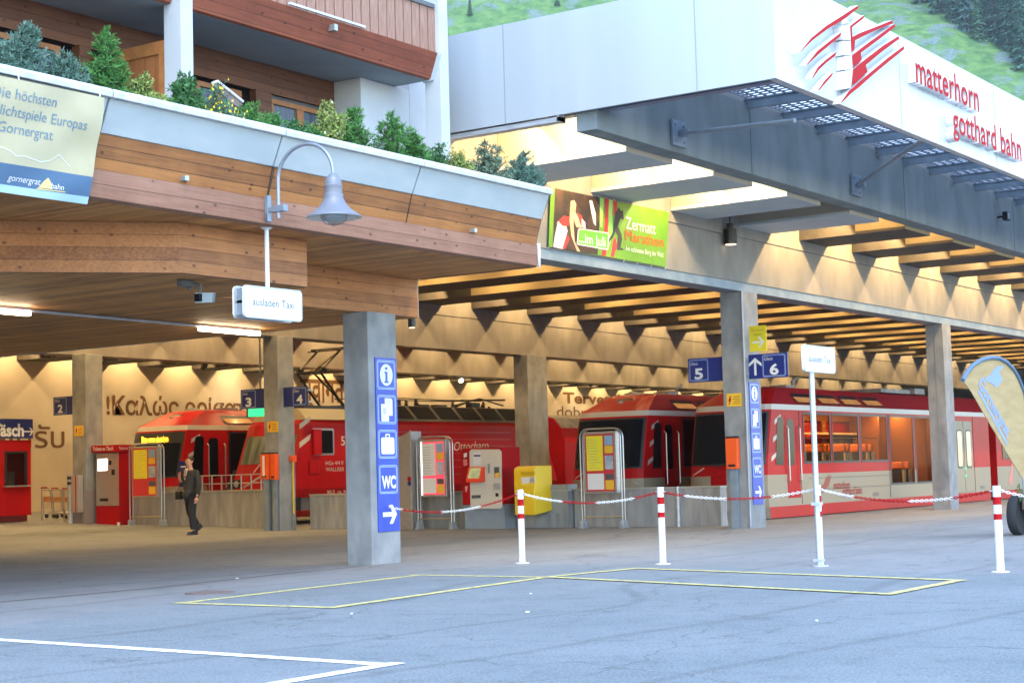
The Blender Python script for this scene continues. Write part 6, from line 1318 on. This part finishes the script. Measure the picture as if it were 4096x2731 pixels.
# ================================================================== THE WALKING MAN
fp = at(*z2(520, 1437), Z=.055); PX, PY = fp.x, fp.y; PZ = gz(PY)
hp = at(*z2(505, 835), X=PX); HT = hp.z-PZ; sc_ = HT/1.76
man = thing('person', (PX, PY, PZ), 'walking man in a dark suit with a small black bag, near the platform 3 column', 'person')
fw = Vector((-.96, .05, 0)).normalized()       # walks towards the viewer's left
sdv = Vector((-fw.y, fw.x, 0))                # his left hand side
def J(f, s, z): return Vector((PX, PY, PZ))+(fw*f+sdv*s+UP*z)*sc_
def skinmesh(name, joints, edges, mt, root=0, sub=2, parent=man):
    me = bpy.data.meshes.new(name); wo = OR[parent.name]; me.from_pydata([j[0]-wo for j in joints], edges, []); o = bpy.data.objects.new(name, me); C.objects.link(o)
    m_ = o.modifiers.new('s', 'SKIN'); 
    for i, j in enumerate(joints):
        r = j[1]; me.skin_vertices[0].data[i].radius = (r*sc_, r*sc_) if not isinstance(r, tuple) else (r[0]*sc_, r[1]*sc_)
    me.skin_vertices[0].data[root].use_root = True
    ms = o.modifiers.new('d', 'SUBSURF'); ms.levels = sub; ms.render_levels = sub
    dg = bpy.context.evaluated_depsgraph_get(); m2 = bpy.data.meshes.new_from_object(o.evaluated_get(dg)); bpy.data.objects.remove(o)
    m2.materials.clear(); m2.materials.append(mt); o = bpy.data.objects.new(name, m2); C.objects.link(o); o.parent = parent; OR[o.name] = wo
    for p in m2.polygons: p.use_smooth = True
    return o
# body: one continuous surface, front foot planted, rear leg trailing
JT = [(J(0, 0, .95), .085), (J(.0, 0, 1.15), .085), (J(.0, 0, 1.36), .11), (J(.015, 0, 1.46), .065), (J(.02, 0, 1.525), .055), (J(.045, 0, 1.575), .062), (J(.05, 0, 1.655), (.078, .092)), (J(.04, 0, 1.71), (.072, .085)),
 (J(.02, .08, .86), .06), (J(.05, .09, .50), .05), (J(.02, .09, .10), .038), (J(.14, .10, .045), .034),
 (J(-.02, -.08, .86), .06), (J(-.05, -.10, .50), .05), (J(-.34, -.13, .16), .038), (J(-.27, -.13, .05), .034),
 (J(0, .165, 1.39), .05), (J(-.02, .23, 1.13), .036), (J(.03, .25, .90), .030), (J(.04, .25, .845), .028),
 (J(0, -.165, 1.39), .05), (J(.0, -.23, 1.14), .036), (J(.19, -.14, 1.22), .030), (J(.25, -.09, 1.29), .032)]
ED = [(0, 1), (1, 2), (2, 3), (3, 4), (4, 5), (5, 6), (6, 7), (0, 8), (8, 9), (9, 10), (10, 11), (0, 12), (12, 13), (13, 14), (14, 15), (2, 16), (16, 17), (17, 18), (18, 19), (2, 20), (20, 21), (21, 22), (22, 23)]
skinmesh('body', JT, ED, SKIN)
skinmesh('jacket', [(J(0, 0, .78), (.17, .22)), (J(.0, 0, .98), (.165, .205)), (J(.01, 0, 1.15), (.145, .175)), (J(0, 0, 1.36), (.15, .20)), (J(.0, 0, 1.45), (.10, .14)), (J(0, .18, 1.40), .085), (J(-.02, .245, 1.13), .072), (J(.03, .255, .89), .058), (J(0, -.18, 1.40), .085), (J(.0, -.245, 1.14), .072), (J(.16, -.15, 1.21), .056)], [(0, 1), (1, 2), (2, 3), (3, 4), (3, 5), (5, 6), (6, 7), (3, 8), (8, 9), (9, 10)], SUIT, 2)
skinmesh('trousers', [(J(0, 0, .93), (.13, .17)), (J(.02, .09, .84), .115), (J(.05, .09, .50), .09), (J(.02, .09, .10), .075), (J(-.02, -.09, .84), .115), (J(-.05, -.10, .50), .09), (J(-.31, -.13, .20), .073)], [(0, 1), (1, 2), (2, 3), (0, 4), (4, 5), (5, 6)], TROU, 0)
skinmesh('hair', [(J(-.03, 0, 1.62), (.07, .085)), (J(.0, 0, 1.70), (.09, .104)), (J(.05, 0, 1.75), (.072, .085))], [(0, 1), (1, 2)], HAIR, 0)
def shoe(a, dirv, tilt, nm='shoe'):
    b = MB(); f_ = Vector(dirv).normalized(); f_.z = tilt; f_.normalize(); s_ = f_.cross(UP).normalized(); u_ = s_.cross(f_)
    P = [(-.10, -.05, 0), (.02, -.056, 0), (.13, -.05, 0), (.20, 0, 0), (.13, .05, 0), (.02, .056, 0), (-.10, .05, 0)]
    V = [a+(f_*p[0]+s_*p[1])*sc_ for p in P]+[a+(f_*(p[0]*.9-.0)+s_*p[1]*.85+u_*(.11 if p[0] < .05 else .07))*sc_ for p in P]
    n_ = len(P); b.add(V, [tuple(range(n_)), tuple(range(2*n_-1, n_-1, -1))]+[(i, n_+i, n_+(i+1) % n_, (i+1) % n_) for i in range(n_)]); b.build(nm, BLACK, man, recalc=True, bevel=.012)
shoe(J(.02, .09, .0), fw, 0); shoe(J(-.34, -.13, .11), fw, -.6)
b = MB(); b.add([J(.115, -.045, 1.50), J(.115, .045, 1.50), J(.165, .04, 1.34), J(.175, 0, 1.22), J(.165, -.04, 1.34)], [(0, 1, 2, 3, 4)]); b.build('shirt', PAPW, man)
b = MB(); b.add([J(.135, -.014, 1.47), J(.135, .014, 1.47), J(.182, .018, 1.28), J(.182, -.018, 1.28)], [(0, 1, 2, 3)]); b.build('tie', mat('tie_dark_red', (.2, .02, .03), .6), man)
# face
b = MB(); b.add([J(.118, -.010, 1.67), J(.118, .010, 1.67), J(.152, .015, 1.625), J(.152, -.015, 1.625), J(.120, 0, 1.612)], [(0, 1, 2, 3), (3, 2, 4)]); b.build('nose', SKIN, man)
for s in (-.034, .034): MB().lathe([(0, -.007), (.013, -.004), (.013, .004), (0, .007)], J(.122, s, 1.672), 8, 'X').build('eye', BLACK, man)
for s in (-.034, .034): MB().add([J(.126, s-.02, 1.695), J(.126, s+.02, 1.695), J(.124, s+.02, 1.703), J(.124, s-.02, 1.703)], [(0, 1, 2, 3)]).build('eyebrow', HAIR, man)
b = MB(); b.add([J(.124, -.026, 1.590), J(.124, .026, 1.590), J(.124, .02, 1.580), J(.124, -.02, 1.580)], [(0, 1, 2, 3)]); b.build('mouth', mat('lips', (.30, .10, .09), .6), man)
for s in (-.092, .092): k = MB(); k.lathe([(0, -.01), (.025, -.008), (.028, .006), (0, .01)], J(.03, s, 1.65), 10, 'Y'); k.build('ear', SKIN, man)
# hands with five fingers each
def hand(wr, dirv, palm, side):
    dv = Vector(dirv).normalized(); pn = Vector(palm).normalized(); ac = dv.cross(pn).normalized()*side
    jt = [(wr, .026), (wr+dv*.05*sc_, .028), (wr+dv*.085*sc_, .022)]; ed = [(0, 1), (1, 2)]
    for i, (o_, L_) in enumerate(((-.03, .065), (-.01, .078), (.01, .074), (.03, .058))):
        a = wr+(dv*.085+ac*o_)*sc_; c = a+(dv*L_*.55+pn*.012)*sc_; e = c+(dv*L_*.35+pn*.028)*sc_; k = len(jt); jt += [(a, .0095), (c, .0088), (e, .0075)]; ed += [(1, k), (k, k+1), (k+1, k+2)]
    a = wr+(dv*.035-ac*.03)*sc_; k = len(jt); jt += [(a, .011), (a+(dv*.035-ac*.02+pn*.01)*sc_, .0095), (a+(dv*.06-ac*.02+pn*.02)*sc_, .008)]; ed += [(1, k), (k, k+1), (k+1, k+2)]
    skinmesh('hand', jt, ed, SKIN, 0, 1)
hand(J(.04, .25, .845), fw*.25-UP, -sdv, 1); hand(J(.25, -.09, 1.29), fw*.4+sdv*.3+UP*.6, sdv, -1)
t = thing('shoulder_bag', J(.06, -.32, .76), 'small black bag carried by the walking man', 'bag')
c = J(.06, -.32, .90); b = MB(); b.box(c.x-.08, c.x+.08, c.y-.10, c.y+.12, c.z-.14, c.z+.12); b.build('bag_body', BLACK, t, bevel=.04); b = MB(); b.tube([c+UP*.12+Vector((0, -.08, 0)), c+UP*.22, c+UP*.12+Vector((0, .1, 0))], .012, 6); b.build('strap', BLACK, t)
c = J(.29, -.05, 1.37); b = MB(); b.tube([c-UP*.05, c+UP*.06], [.03, .036], 12); tag(b.build('drinks_cup', mat('cup_red', (.45, .05, .06), .5)), 'red paper cup in the walking man\'s raised hand', 'cup')
# poster stand on the wall behind the man
q = at(*z2(412, 870), X=42.0); r = at(*z2(490, 1070), X=42.0)
t = thing('notice_stand', (42.05, (q.y+r.y)/2, 1.28), 'dark blue notice panel behind the walking man', 'notice'); MB().box(42.05, 42.1, r.y, q.y, max(1.33, r.z), q.z).build('panel', BLUED, t); b = MB()
for k in range(5): b.box(42.043, 42.049, q.y-.35, q.y-.1, q.z-.22-.15*k, q.z-.17-.15*k)
b.build('print_line', PAPW, t)

# ================================================================== HAZE
b = MB().box(-160, 1330, -260, 1160, -40, 480)
HZ = bpy.data.materials.new('pale_haze'); HZ.use_nodes = True; n = HZ.node_tree; n.nodes.remove(n.nodes['Principled BSDF'])
v = n.nodes.new('ShaderNodeVolumePrincipled'); v.inputs['Color'].default_value = (.75, .86, .95, 1); v.inputs['Density'].default_value = .0001; v.inputs['Anisotropy'].default_value = .2
n.links.new(v.outputs[0], n.nodes['Material Output'].inputs['Volume'])
o = b.build('haze', HZ); o['kind'] = 'stuff'
